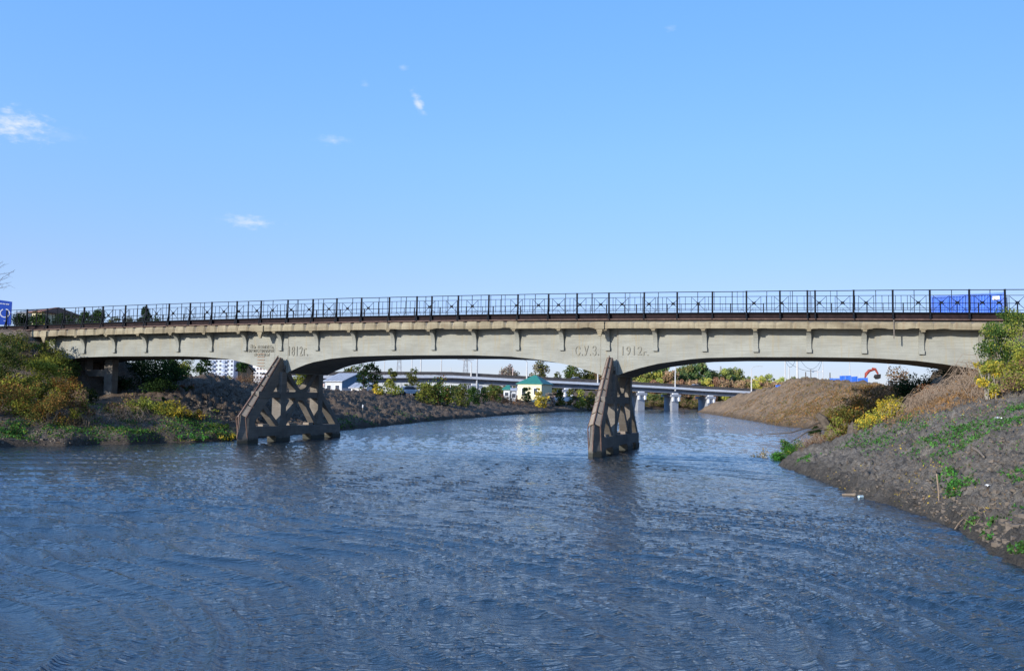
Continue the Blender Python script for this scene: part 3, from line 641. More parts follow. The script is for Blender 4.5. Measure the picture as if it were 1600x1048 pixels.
def clumps(n,k,fn,cr,r,pal,wts=None):
    C=np.array([fn(r) for _ in range(k)]); sz=cr*(.6+.8*r.random(k)); ci=r.integers(0,k,n)
    # bigger clumps hold more leaves
    ci=r.choice(k,n,p=sz**2/np.sum(sz**2)); d=r.normal(size=(n,3)); d/=np.linalg.norm(d,axis=1)[:,None]
    rad_=(r.random(n)**.45)[:,None]; P=C[ci]+d*rad_*sz[ci][:,None]*np.array([1,1,.8])
    wts=wts or [.45,.3,.25]; cc=r.choice(len(pal),k,p=wts); cl=r.choice(len(pal),n,p=wts); pick=np.where(r.random(n)<.6,cc[ci],cl)
    cols=np.array(pal)[pick]*(.75+.5*r.random((n,1)))*(.85+.3*r.random(k))[ci][:,None]
    return P,cols,C
def shape(kind,rx,h,base):
    def f(r):
        while True:
            x,y,z=r.uniform(-1,1,3)
            if kind=='oval' and x*x+y*y+abs(z)**3.2<1 and r.random()<.999: return (x*rx*.85,y*rx*.85,base+(z+1)/2*(h-base)*.95)
            if kind=='dome':
                z=abs(z)
                if x*x+y*y+z*z<1: return (x*rx*.85,y*rx*.85,base+z*(h-base)*.88)
            elif kind=='oval':
                if x*x+y*y+z*z<1: return (x*rx*.85,y*rx*.85,base+(z+1)/2*(h-base)*.93)
            elif kind=='cone':
                z=(z+1)/2
                if x*x+y*y<(1-z)**2: return (x*rx,y*rx,base+z*(h-base))
            elif kind=='column':
                z=(z+1)/2; w_=math.sin(math.pi*min(1,.12+z*.9))**.5
                if x*x+y*y<w_*w_: return (x*rx*.9,y*rx*.9,base+z*(h-base)*.95)
            elif kind=='sprawl':
                z=abs(z)**1.5
                if x*x+y*y<1: return (x*rx,y*rx*.8,base+z*(h-base)*.8*(1-.6*(x*x+y*y)))
    return f
def stems_into(q,r,C,h,n,r0,spread=.15):
    for k in range(n):
        c=C[r.integers(len(C))]; b=(r.normal()*spread,r.normal()*spread,-.25); m=(b[0]*.6+c[0]*.35+r.normal()*.06*h,b[1]*.6+c[1]*.35+r.normal()*.06*h,c[2]*.5)
        q.tube([b,m,tuple(c)],[r0,r0*.65,r0*.2],4,False)
VN=[100]
def bush(name,loc,rx,h,pal,label,cat='shrub',group=None,n=1500,size=.1,kind='dome',k=26,wts=None,stem=8,base=.1,cr=None,mk='leaf',smat='bark',sr=.02,asp=.62):
    VN[0]+=1; r=np.random.default_rng(VN[0]); e=empty(name,loc,r.random()*6.28,label,cat,group)
    P,c,C=clumps(n,k,shape(kind,rx,h,base*h),cr or min(rx,h)*.38,r,pal,wts); P[:,2]=np.maximum(P[:,2],-.1)
    leaves('foliage',e,P,size,c,mk,asp,seed=VN[0])
    if stem:
        q=MB(); stems_into(q,r,C,h,stem,sr); q.build('stem',M[smat],e)
    return e
def tree(name,loc,rx,h,pal,label,group=None,n=1600,size=.3,kind='oval',k=30,wts=None,trunk=.14,base=.3,mk='leaf',smat='bark',cr=None,limbs=12,asp=.62):
    VN[0]+=1; r=np.random.default_rng(VN[0]); e=empty(name,loc,0,label,'tree',group)
    P,c,C=clumps(n,k,shape(kind,rx,h,base*h),cr or rx*.38,r,pal,wts); leaves('crown',e,P,size,c,mk,asp,seed=VN[0])
    q=MB(); lean=(r.normal()*.03*h,r.normal()*.03*h)
    q.tube([(0,0,-.5),(lean[0]*.3,lean[1]*.3,h*.35),(lean[0],lean[1],h*.9)],[trunk,trunk*.7,trunk*.12],6)
    for c_ in C[:limbs]:
        z0=max(h*.2,c_[2]*.6); q.tube([(lean[0]*z0/h,lean[1]*z0/h,z0),tuple((np.array([lean[0]*z0/h,lean[1]*z0/h,z0])+c_)/2+r.normal(size=3)*.04*h),tuple(c_)],[trunk*.4,trunk*.25,trunk*.06],4,False)
    q.build('trunk',M[smat],e); return e
def base_at(px,D,sink=.1):
    p=at(px,600,D); return Vector((p.x,p.y,float(gs(p.x,p.y)[0])-sink))
def B(px,pw,top,D,pal,label,name='shrub',dens=1.,size=None,**k):
    p=base_at(px,D); h=at(px,top,D).z-p.z; rx=pw/FP*D; size=size or max(.08,.0021*D)
    area=(rx*2)*h/(size*size); n=int(min(16000,max(500,area*6*dens))); kk=int(min(70,max(12,12+rx*h*2.2)))
    k.setdefault('k',kk); return bush(name,p,rx,h,pal,label,n=n,size=size,**k)
def T(px,pw,top,D,pal,label,name='broadleaf_tree',dens=1.7,group=None,size=None,**k):
    p=base_at(px,D,.3); h=at(px,top,D).z-p.z; rx=pw/FP*D; size=size or .0021*D
    n=int(min(12000,max(700,rx*2*h/(size*size)*4.5*dens))); return tree(name,p,rx,h,pal,label,group,n=n,size=size,trunk=max(.06,h*.014),**k)
# --- left bank in front of the bridge
B(14,44,508,53,OLIVE+GREEN[:1],'tall olive-green bush at the left edge, reaching up to the railing',wts=[.35,.25,.2,.2],dens=1.2)
B(62,34,535,55,YGRN,'yellow-green bush covering the left end of the bridge wall',dens=1.2)
B(-60,50,520,54,OLIVE,'olive bush cut by the left picture edge beside the blue sign')
B(104,32,566,54,ORNG+YGRN,'rounded orange and olive bush under the first bracket of the bridge',wts=[.3,.2,.1,.2,.1,.1],dens=1.1)
B(128,22,596,51,TAN+YGRN,'drooping dry tan bush left of the concrete bank column',wts=[.3,.2,.1,.2,.1,.1])
B(34,44,578,50.5,YGRN+ORNG,'low yellow and orange bush in front of the tall olive one',wts=[.25,.2,.1,.2,.15,.1],dens=1.1)
B(80,36,606,49.5,ORNG+OLIVE,'low rust-orange thicket at the foot of the left bushes',wts=[.25,.2,.15,.2,.1,.1])
B(-20,40,590,49,ORNG+OLIVE,'orange-brown thicket at the left picture edge',wts=[.25,.2,.15,.2,.1,.1])
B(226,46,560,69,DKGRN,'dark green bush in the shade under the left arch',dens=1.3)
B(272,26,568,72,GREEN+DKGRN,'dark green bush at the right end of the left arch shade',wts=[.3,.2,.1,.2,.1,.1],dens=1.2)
B(120,40,580,64,DKGRN,'dark bush behind the concrete bank column')
B(196,26,613,55,TAN+YGRN,'straw-coloured arching weeds right of the bank column',wts=[.3,.2,.1,.2,.1,.1],kind='sprawl')
B(228,32,616,56,YGRN,'yellow-green weeds on the bank under the left arch')
B(262,36,624,56,YELL+YGRN[:1],'golden yellow creeper heap on the left bank',wts=[.35,.25,.2,.2],dens=1.2)
B(298,34,638,57,YELL+ORNG,'orange-yellow creeper running down towards the left pier',wts=[.3,.2,.1,.2,.1,.1],dens=1.2)
B(330,26,648,62,YGRN,'mixed yellow-green weeds behind the nose of the left pier',kind='sprawl')
B(255,34,618,62,GREEN,'green weeds at the foot of the dark bush',kind='sprawl')
B(345,24,661,57,GREEN+YELL[:1],'green weeds touching the nose of the left pier',wts=[.35,.25,.2,.2],kind='sprawl')
B(352,20,672,54.5,YELL+GREEN,'yellow and green waterside weeds left of the pier nose',wts=[.25,.15,.1,.2,.2,.1],kind='sprawl')
B(305,30,676,52.5,BRITE,'bright green waterside patch left of the left pier',kind='sprawl')
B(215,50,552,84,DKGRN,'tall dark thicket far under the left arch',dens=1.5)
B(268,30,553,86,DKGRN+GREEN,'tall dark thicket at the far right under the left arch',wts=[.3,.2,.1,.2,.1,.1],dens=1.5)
B(20,60,520,60,OLIVE+GREEN,'olive thicket on the embankment slope below the blue sign',wts=[.3,.2,.1,.2,.1,.1],dens=1.2)
B(70,40,528,60,OLIVE+YGRN,'thicket on the embankment slope against the left end of the bridge',wts=[.3,.2,.1,.2,.1,.1],dens=1.2)
B(105,26,556,60.5,GREEN+OLIVE,'dense bush under the first arch at its left end',wts=[.3,.2,.1,.2,.1,.1],dens=1.2)
B(135,22,600,58,DKGRN+OLIVE,'low dark bush beneath the bank beam',wts=[.3,.2,.1,.2,.1,.1])
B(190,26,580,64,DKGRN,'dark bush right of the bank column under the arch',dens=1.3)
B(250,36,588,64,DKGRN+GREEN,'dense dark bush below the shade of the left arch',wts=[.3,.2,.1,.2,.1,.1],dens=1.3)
B(285,22,600,66,GREEN+RUST[:1],'green bush at the foot of the spoil bank beside the arch shade',wts=[.3,.25,.2,.25])
# --- right side
B(1500,22,575,46,TAN+OLIVE,'brown bush in the corner between wall and right abutment',wts=[.3,.2,.1,.2,.1,.1])
B(1458,36,594,46,TAN+RUST,'brown bramble heap below the right end of the arch',wts=[.3,.2,.1,.2,.1,.1],kind='sprawl')
B(1415,30,590,62,DKGRN+OLIVE,'deep shaded thicket behind the rounded yellow bush',wts=[.3,.2,.1,.2,.1,.1],dens=1.2)
B(1370,34,600,54,TAN+ORNG,'orange-brown thicket between the olive bush and the arch shade',wts=[.3,.2,.1,.2,.1,.1],dens=1.2)
B(1310,30,632,50,OLIVE+ORNG,'olive and russet thicket above the stumps',wts=[.3,.2,.1,.2,.1,.1],dens=1.1)
B(1560,30,520,38,GREEN+YGRN,'green bush overlapping the right end of the wall',wts=[.3,.2,.1,.2,.1,.1],dens=1.1,stem=14,smat='pbark')
B(1590,30,555,34,YGRN+TAN,'yellow and brown growth at the foot of the tall right bush',wts=[.3,.2,.1,.2,.1,.1])
B(1575,46,474,37,GREEN+YGRN,'tall green bush hiding the right end of the bridge',wts=[.3,.2,.1,.2,.1,.1],stem=26,smat='pbark',sr=.022,base=.25,dens=.9,cr=.42)
B(1542,24,540,35,YGRN+YELL,'bright yellow-green bush low at the right end of the bridge',wts=[.3,.2,.1,.2,.1,.1],stem=12,smat='pbark',dens=.9)
B(1610,30,505,34,YGRN,'yellowing bush cut by the right picture edge',stem=12,smat='pbark')
B(1392,30,616,45,YELL+YGRN,'rounded bright yellow bush on the right bank',wts=[.3,.2,.1,.2,.1,.1],dens=1.3)
B(1362,26,645,43.5,YELL+YGRN,'low yellow bush below the rounded bright yellow one',wts=[.2,.2,.1,.3,.1,.1],kind='sprawl')
B(1332,34,614,52,OLIVE+ORNG,'olive and orange bush left of the bright yellow bush',wts=[.25,.2,.1,.25,.1,.1],dens=1.1)
B(1304,24,650,47,YGRN+TAN,'small yellow-green bush beside the grey stumps',wts=[.3,.2,.1,.2,.1,.1])
B(1350,36,590,60,TAN+ORNG,'tan dry bush below the excavator',wts=[.3,.2,.15,.15,.1,.1],dens=1.1)
B(1398,34,573,58,TAN+RUST+OLIVE,'tall brown dry bush under the right arch',wts=[.2,.15,.1,.15,.1,.05,.1,.1,.05],dens=1.2)
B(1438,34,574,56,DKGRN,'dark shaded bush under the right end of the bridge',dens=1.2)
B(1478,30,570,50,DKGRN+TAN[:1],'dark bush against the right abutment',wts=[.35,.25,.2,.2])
B(1276,30,668,47,RUST+TAN,'reddish-brown dry weeds at the point of the right bank',wts=[.3,.2,.1,.2,.1,.1],kind='sprawl',dens=1.4,asp=.3)
B(1300,22,676,45,RUST+OLIVE,'russet and olive weeds behind the green tuft',wts=[.3,.2,.1,.2,.1,.1],kind='sprawl',asp=.35)
B(1226,26,683,45,GREEN+BRITE+YELL[:1],'green tuft standing in the water at the point of the right bank',wts=[.28,.2,.1,.2,.1,.06,.06],dens=3,asp=.4,base=0)
B(1246,20,688,44,GREEN+YGRN,'green weeds between the water tuft and the russet weeds',wts=[.3,.2,.1,.2,.1,.1],asp=.3)
B(1190,17,692,47,PALE+OLIVE,'thin pale twiggy shrub leaning over the water',wts=[.3,.2,.1,.2,.1,.1],dens=.35,stem=16,sr=.012,smat='twig')
B(1272,10,655,50,DKGRN,'dark ivy clump on the broken trunk',dens=1.5)
# fallen trunk with its limbs
def wp_(px,py,D): return at(px,py,D)
e=empty('fallen_tree',base_at(1275,49),0,'dead broken trunk lying on the right bank with bare limbs over the water','fallen tree'); o0=Vector(e.location)
q=MB(); q.tube([wp_(1292,668,49)-o0,wp_(1286,655,49)-o0,wp_(1277,647,49.2)-o0],[.30,.26,.16],8); q.build('trunk',M['bark'],e)
for pts,r_ in (([(1280,660,49),(1262,668,48.5),(1235,676,48),(1205,678,48),(1174,680,48)],.05),([(1285,668,48.5),(1262,674,48),(1243,686,47.5),(1232,692,47)],.055),([(1275,655,49),(1255,652,49),(1236,657,49),(1218,654,49)],.03),([(1262,668,48.5),(1248,660,48.6),(1228,662,48.6)],.02),([(1240,676,48),(1225,668,48),(1212,668,48)],.014)):
    MB().tube([wp_(*p)-o0 for p in pts],[r_*(1-.8*i/(len(pts)-1)) for i in range(len(pts))],5).build('limb',M['bark'],e)
for px,py,w_,h_,lab in ((1333,670,.34,.62,'wider grey tree stump left of the yellow bush'),(1350,671,.2,.5,'narrower grey tree stump nearest the yellow bush'),):
    D=44.5 if px>1300 else 50; p=base_at(px,D,.2); e=empty('tree_stump',p,0,lab,'stump'); q=MB(); n=9
    ring=lambda z,k,r_: [(r_*(1+.12*math.sin(3*a+k))*math.cos(a),r_*(1+.12*math.sin(3*a+k))*math.sin(a),z+(.14*math.sin(5*a+1) if k==3 else 0)*1) for a in [2*math.pi*j/n for j in range(n)]]
    hh=at(px,py-8,D).z-p.z; vs=ring(0,0,w_*1.35)+ring(hh*.35,1,w_)+ring(hh*.8,2,w_*.9)+ring(hh,3,w_*.85)
    fs=[(i*n+j,i*n+(j+1)%n,(i+1)*n+(j+1)%n,(i+1)*n+j) for i in range(3) for j in range(n)]+[tuple(3*n+j for j in range(n))]
    q.add(vs,fs).build('trunk',M['bark'],e)
# dry arching tangle beneath the right end of the bridge
def tangle(name,px,D,rw,hh,n,label,seed,matk='twig',thick=.014,cat='dry brush'):
    r=np.random.default_rng(seed); p=base_at(px,D); q=MB()
    for k in range(n):
        x0,y0=r.uniform(-rw,rw),r.uniform(-rw*.6,rw*.6); z0=float(gs(p.x+x0,p.y+y0)[0])-p.z; a=r.uniform(math.pi*.6,math.pi*1.5) if r.random()<.65 else r.uniform(0,6.28); L=r.uniform(.5,1.3)*rw*.8; H=hh*r.uniform(.4,1.)
        pts=[]
        for s in (0,.3,.6,1): pts.append((x0+math.cos(a)*L*s+r.normal()*.05,y0+math.sin(a)*L*s*.6+r.normal()*.05,z0+H*math.sin(math.pi*min(.95,s*.8+.12))-.1+r.normal()*.04))
        q.tube(pts,[thick,thick*.9,thick*.6,thick*.25],4,False)
    o=q.build(name,M[matk]); o.location=p; tag(o,label,cat); return o
tangle('dry_brush',1475,42,1.6,1.0,170,'grey-brown arching tangle of dead stems below the right end of the bridge',1)
tangle('dry_brush',1525,39,1.5,.9,150,'dead stems at the foot of the bright yellow-green bush',2)
tangle('dry_brush',1420,45,1.2,.9,90,'dead stems right of the rounded yellow bush',3)
tangle('dry_brush',1575,36,1.4,.8,120,'dead stems at the right picture edge under the tall bush',4)
tangle('dry_brush',208,54,1.0,1.0,70,'arching straw stems beside the bank column',5,thick=.011)
tangle('dry_brush',124,51,.9,1.0,60,'drooping straw stems left of the bank column',6,thick=.011)
tangle('dry_brush',1270,46,1.2,.8,110,'thin reddish stems at the point of the right bank',7,thick=.009)
# bare twigs of a tree standing just left of the frame
e=empty('bare_tree',base_at(-75,58,.3),0,'bare tree whose leafless twigs enter at the left picture edge','tree'); o0=Vector(e.location); r=np.random.default_rng(5)
q=MB(); topz=at(-75,430,58); q.tube([(0,0,-.3),(.1,0,4),tuple(topz-o0)],[.16,.11,.05],7).build('trunk',M['bark'],e)
q=MB()
for (x,y) in ((16,446),(24,421),(12,433),(5,408),(22,425),(8,412),(18,441),(-20,400),(-60,385),(-110,400),(-130,430)):
    b=Vector(topz)-o0-Vector((0,0,r.uniform(.2,2.2))); t_=at(x,y,58)-o0; m1=b*.5+t_*.5+Vector((0,0,r.uniform(-.35,.15)))
    q.tube([b,m1,t_],[.03,.02,.007],4,False)
    for k in range(5):
        s=r.uniform(.3,.95); c0=m1*(1-s)+t_*s; d=Vector(r.normal(size=3))*.28; q.tube([c0,c0+d+Vector((.25,0,.05))],[.008,.004],3,False)
q.build('branches',M['bark'],e)
# --- behind the railing on the left
T(222,17,474,125,DKGRN,'dark spruce rising behind the railing left of the first arch',name='spruce_tree',kind='cone',mk='needle',base=.66,k=110,dens=4.,asp=.4,cr=.42)
T(127,13,480,118,GREEN+DKGRN,'small dark tree behind the railing, third from the blue sign',wts=[.3,.2,.1,.2,.1,.1],kind='dome',base=.68,k=46,cr=.62)
T(148,15,481,122,GREEN,'dark tree behind the railing just left of the spruce',kind='dome',base=.68,k=46,cr=.62)
T(88,14,485,112,DKGRN,'thin dark tree behind the railing over the second bracket',kind='dome',base=.68,k=46,cr=.62)
T(106,11,484,112,DKGRN,'thin small tree between two darker ones behind the railing',kind='dome',base=.68,k=46,cr=.62)
T(54,18,484,105,GREEN+OLIVE,'green tree in front of the brown-roofed house at far left',wts=[.3,.2,.1,.2,.1,.1],kind='dome',base=.68,k=46,cr=.62)
T(30,13,484,100,DKGRN,'dark tree right beside the blue sign',kind='dome',base=.68,k=46,cr=.62)
T(176,12,490,130,OLIVE,'low treetop behind the railing left of the spruce',kind='dome',base=.68,k=46,cr=.62)
T(197,12,492,130,OLIVE,'lowest treetop behind the railing beside the spruce',kind='dome',base=.68,k=46,cr=.62)
T(240,9,490,130,GREEN,'little treetop touching the spruce on its right',kind='dome',base=.68,k=46,cr=.62)
B(75,48,497,92,YELL+OLIVE,'yellowing hedge behind the left end of the railing',wts=[.2,.15,.1,.25,.2,.1])
# --- seen through the left arch
T(318,17,556,135,GREEN,'leafy tree in front of the pale blue apartment block',base=.1,smat='bark')
T(288,22,560,120,YGRN+OLIVE,'yellow-green trees at the right end of the left arch shade',wts=[.3,.2,.1,.2,.1,.1],base=.05)
T(377,9,556,118,GREEN,'small tree with a bent trunk beside the dark gabled hut',base=.55,dens=.8)
B(352,13,580,112,YGRN,'yellow-green shrub on top of the spoil bank left of the dark hut')
B(300,18,588,100,RUST+TAN,'brown dry shrub on the spoil bank under the left arch',wts=[.3,.2,.1,.2,.1,.1])
for i,(px,D,tp_,lab) in enumerate(((395,90,581,'rust-brown dry grass on the spoil bank left of the left pier'),(430,92,588,'rust-brown dry grass behind the icebreaker of the left pier'),(356,88,582,'brown dry grass left of the dark hut'))):
    B(px,30,tp_,D,TAN+RUST,lab,name='dry_grass',wts=[.3,.2,.1,.2,.1,.1],kind='sprawl',asp=.2,dens=1.5,stem=0,cat='dry grass')
T(480,18,570,120,YGRN,'yellow-green tree seen between the braces of the left pier',base=.05)
# --- middle arch
T(568,13,558,127,DKGRN+GREEN[:1],'tall dark poplar right of the blue-gabled house, left crown',wts=[.35,.25,.2,.2],kind='column',base=.1,dens=1.2)
T(584,11,558,128,DKGRN+GREEN[:1],'tall dark poplar right of the blue-gabled house, right crown',wts=[.35,.25,.2,.2],kind='column',base=.1,dens=1.2)
T(612,8,572,150,OLIVE,'slim sapling above the yellow-green bush near the poplars',base=.3,dens=.5)
B(614,17,588,126,YGRN,'yellow-green bush right of the dark poplars')
B(592,10,597,122,YELL+YGRN,'low yellow bush at the foot of the dark poplars',wts=[.2,.2,.1,.3,.1,.1])
T(643,12,572,160,OLIVE,'thin greyish tree standing above the parked silver car',base=.25,dens=.5)
B(662,18,590,128,OLIVE+YGRN,'olive bush left of the large rounded bush',wts=[.3,.2,.1,.2,.1,.1])
B(687,26,583,130,GREEN+YGRN+RUST[:1],'large rounded green and russet bush on the spoil bank',wts=[.25,.15,.1,.15,.1,.1,.15],dens=1.3)
B(722,16,596,140,OLIVE,'grey-green bush right of the large rounded bush')
B(737,12,594,146,GREEN,'taller green bush in front of the first white bridge support')
B(752,14,601,160,DKGRN,'dark green bush in front of the road bridge')
B(772,14,597,175,OLIVE+GREEN,'grey-green bush left of the small green roof',wts=[.3,.2,.1,.2,.1,.1])
B(821,10,600,190,DKGRN,'dark grey-green bush in front of the green-roofed pavilion')
B(846,12,606,188,YELL,'bright yellow bush right of the pavilion')
B(841,5,601,189,YELL,'upright yellow sprig on top of the bright yellow bush',dens=.7)
B(858,9,611,192,PINK,'pinkish dry shrub right of the bright yellow bush')
B(893,10,605,214,OLIVE,'olive bush behind the spoil bank left of the right pier')
B(908,10,600,214,YGRN,'yellow-green bush left of the right pier')
B(924,9,604,219,OLIVE,'last olive bush before the right pier')
B(876,8,606,206,OLIVE,'small olive bush below the road bridge')
for px,w_,lab in ((765,20,'rusty grass left of the small green roof'),(800,18,'rusty grass between the two dark bushes'),(782,20,'rusty grass below the small green roof')):
    B(px,w_,613,178,TAN+RUST,lab,name='dry_grass',wts=[.2,.1,.1,.3,.2,.1],kind='sprawl',asp=.2,stem=0,cat='dry grass',dens=1.3)
T(795,16,571,330,PALE+PINK,'pale bare-looking round tree above the road bridge',wts=[.3,.2,.1,.2,.1,.1],base=.1,smat='pbark',dens=3.2,k=56)
T(771,9,584,340,PALE+OLIVE,'small pale treetop left of the pale round tree',wts=[.3,.2,.1,.2,.1,.1],base=.1,smat='pbark',dens=3.2,k=56)
T(843,17,563,310,OLIVE+PALE,'tall loose grey-green tree right behind the pavilion roof',wts=[.25,.2,.15,.2,.1,.1],base=.1,dens=3.2,k=56)
T(870,8,580,330,OLIVE,'small tree between the pavilion and the tall willow group',base=.1,dens=3.2,k=56)
T(898,16,568,300,OLIVE+GREEN,'broad olive tree left of the right pier',wts=[.3,.2,.1,.2,.1,.1],base=.08,dens=3.2,k=56)
T(920,16,566,305,OLIVE,'second broad olive tree beside the right pier',base=.08,dens=3.2,k=56)
T(940,14,572,300,OLIVE+TAN,'browner olive tree partly hidden by the right pier',wts=[.3,.2,.1,.2,.1,.1],base=.08,dens=3.2,k=56)
T(470,30,572,330,OLIVE,'distant olive tree behind the left pier',base=.1,dens=3.2,k=56)
T(548,14,570,330,OLIVE+GREEN,'distant tree behind the grey metal roof',wts=[.3,.2,.1,.2,.1,.1],base=.1,dens=3.2,k=56)
# --- the wood beyond the road bridge: a few trees built, then copied one by one
WG='autumn trees of the wood beyond the far road bridge'
protos=[]
for i,(pal,wts) in enumerate(((OLIVE+GREEN,[.3,.2,.1,.2,.1,.1]),(GREEN+OLIVE,[.3,.2,.1,.2,.1,.1]),(YGRN+OLIVE,[.3,.2,.1,.2,.1,.1]),(YELL+YGRN,[.12,.2,.15,.2,.2,.13]),(TAN+OLIVE,[.3,.2,.1,.2,.1,.1]),(RUST+TAN,[.2,.2,.1,.2,.2,.1]))):
    lab=['olive-green tree in the wood beyond the road bridge','deep green tree in the wood beyond the road bridge','yellow-green tree in the wood beyond the road bridge','yellow tree in the wood beyond the road bridge','tan autumn tree in the wood beyond the road bridge','russet autumn tree in the wood beyond the road bridge'][i]
    protos.append([lab,pal,wts,None])
ORD=['nearest to','second from','third from','fourth from','fifth from','sixth from','seventh from','eighth from','ninth from','tenth from','eleventh from','twelfth from','thirteenth from','fourteenth from','fifteenth from','sixteenth from','seventeenth from','eighteenth from','nineteenth from','twentieth from','twenty-first from','twenty-second from','twenty-third from','twenty-fourth from']
def wood(px,w_,top,D,i,lab=None,row=None):
    p=base_at(px,D,.3); h=at(px,top,D).z-p.z; rx=w_/FP*D; L=protos[i]
    if L[3] is None:
        L[3]=tree('broadleaf_tree',p,1.,3.,[c*1.45+.03 for c in L[1]],L[0],WG+' ('+L[0].split(' tree')[0]+')',n=5000,size=.15,kind='oval',k=44,wts=L[2],trunk=.05,base=.06,cr=.34); o=L[3]  # leaf colours lifted and paled: distance haze painted into the foliage
    else: o=copy_tree(L[3])
    if row: o['label']=protos[i][0].split(' tree')[0]+' '+row; o['group']=WG+', '+row.split(',')[0]
    o.location=p; o.scale=(rx,rx,h/3.); o.rotation_euler=(0,0,random.random()*6.28)
W=[(962,18,566,330,0),(985,18,572,330,1),(1003,17,572,330,2),(1018,18,570,345,3),(1032,18,566,350,1),(1046,16,574,345,4),(1060,17,574,350,0),(1074,18,568,360,1),(1090,19,562,360,1),(1104,17,568,365,0),(1118,14,580,370,3),(1130,15,577,370,2),(1143,17,572,380,1),(1156,14,578,380,2),(1168,16,584,385,3),(1183,16,585,390,3),(1197,15,585,400,2),(1212,15,589,400,3),(1227,14,590,410,2),(1242,16,588,410,0),(1258,16,590,415,2),(1276,16,590,420,0),(1300,18,592,420,2),(1325,18,592,420,0)]
for i_,a_ in enumerate(W): wood(*a_,row='skyline tree of the far wood, '+ORD[i_]+' the right pier')
for k in range(26):
    px=952+k*11.5+random.uniform(-4,4); wood(px,random.uniform(9,14),590+random.uniform(-4,5)+max(0,(px-1150)*.03),random.uniform(318,330),random.choice((4,4,5,3,4,2,5)),row='tree in the low front row of the far wood')
for k in range(24):
    px=945+k*10+random.uniform(-4,4); wood(px,random.uniform(8,12),612+random.uniform(-4,5),random.uniform(304,316),random.choice((0,4,5,2,1,4,0)),row='small tree seen below the road bridge deck, between columns')
for k in range(20):   # low trees behind the road bridge at left
    px=640+k*14.5+random.uniform(-5,5); wood(px,random.uniform(8,13),600+random.uniform(-3,4),random.uniform(300,330),random.choice((0,1,0,4,1)),row='low tree behind the road bridge in the middle arch')
SG='shrubs on the far shore under the road bridge'
sp_=None
for k in range(20):
    px=975+k*9.5+random.uniform(-3,3); D=next((d_ for d_ in np.arange(262,306,1.) if float(gs(at(px,600,d_).x,d_)[0])>.25),300)+random.uniform(.5,4); p=base_at(px,D,.1)
    if sp_ is None: sp_=bush('shrub',p,1.,1.2,OLIVE+TAN,'olive-brown shrub on the far shore under the road bridge',group=SG,n=1500,size=.12,k=26,wts=[.3,.2,.1,.2,.1,.1],stem=0,cr=.34); o=sp_
    else: o=copy_tree(sp_)
    w_=random.uniform(2.2,3.4); o.location=p; o.scale=(w_,w_,random.uniform(1.4,2.6)); o.rotation_euler=(0,0,random.random()*6)
# --- ground plants: weeds and dry grass nobody could count
def patch(name,spots,pal,label_unused=None,size=.09,asp=.55,up=1.,height=.12,wts=None,seed=1):
    r=np.random.default_rng(seed); P=[]; Cc=[]
    for (px,py,rw,n,h_) in spots:
        c=hit(px,py); w_=rw/FP*c.y; n=int(n*1.5); k=max(3,n//25); cc=np.stack([c.x+r.normal(size=k)*w_,c.y+r.normal(size=k)*w_*1.2],-1); ci=r.integers(0,k,n); cr_=min(.3,w_*.4)
        x=cc[ci,0]+r.normal(size=n)*cr_; y=cc[ci,1]+r.normal(size=n)*cr_; z=gs(x,y); ok=z>.05
        zz=z+r.random(n)*h_; P.append(np.stack([x,y,zz],-1)[ok]); q_=r.choice(len(pal),n,p=wts or [1/len(pal)]*len(pal)); Cc.append((np.array(pal)[q_]*(.7+.6*r.random((n,1))))[ok])
    o=leaves(name,None,np.concatenate(P),size,np.concatenate(Cc),'leaf',asp,up,seed); tag(o,kind='stuff'); return o
R_=[(1412,657,12,260,.15),(1440,668,18,260,.15),(1350,686,22,420,.15),(1372,692,14,320,.15),(1500,672,24,500,.15),(1535,676,30,700,.15),(1560,668,20,300,.12),(1480,684,16,200,.12),(1455,694,14,260,.14),(1488,702,22,300,.14),(1470,715,16,120,.1),(1500,668,40,300,.1),(1475,740,10,220,.14),(1490,757,10,260,.16),(1497,767,9,260,.2),(1595,640,12,320,.2),(1588,655,14,120,.15),(1585,742,14,180,.14),(1260,716,8,160,.12),(1510,823,8,70,.14),(1540,838,10,90,.14),(1585,866,8,120,.18),(1560,808,20,60,.1),(1400,640,12,160,.15),(1380,700,20,120,.1),(1520,700,30,120,.08)]
patch('bank_weeds',R_,BRITE+GREEN,size=.075,seed=2)
L_=[(40,664,22,260,.15),(5,672,14,260,.2),(28,676,14,200,.2),(66,640,12,200,.3),(50,632,14,220,.25),(105,632,16,200,.2),(120,634,20,200,.2),(8,682,12,200,.2),(45,681,16,160,.15),(85,668,10,160,.2),(98,681,12,160,.2),(140,664,12,120,.15),(150,680,20,260,.15),(175,676,26,420,.15),(210,682,30,420,.15),(250,684,30,420,.15),(290,672,26,500,.2),(320,668,26,500,.2),(335,684,24,360,.15),(205,656,14,120,.1),(178,640,18,200,.15),(215,640,16,200,.2),(300,660,24,360,.15),(545,663,16,320,.15),(575,661,20,320,.15),(640,652,22,300,.12),(655,648,18,200,.12),(530,668,10,200,.15)]
patch('bank_weeds',L_,BRITE+GREEN+YGRN[:1],size=.11,seed=3)
patch('fallen_leaves',[(250,668,30,300,.05),(330,680,30,300,.05),(180,672,40,200,.03),(60,665,50,220,.04),(1500,640,60,300,.05),(1450,700,80,260,.03),(1540,740,60,200,.03),(1420,660,40,200,.05),(1400,750,80,160,.03)],YELL+TAN,size=.06,asp=.7,up=0,seed=4)
patch('dead_straw',[(1420,700,70,260,.03),(1510,700,60,300,.03),(1560,760,60,300,.03),(1480,770,60,220,.03),(1530,820,40,160,.03),(1570,640,40,240,.05),(1360,740,60,160,.02),(60,670,60,260,.04),(190,670,60,260,.04)],TAN+PALE,size=.22,asp=.045,up=0,seed=9)
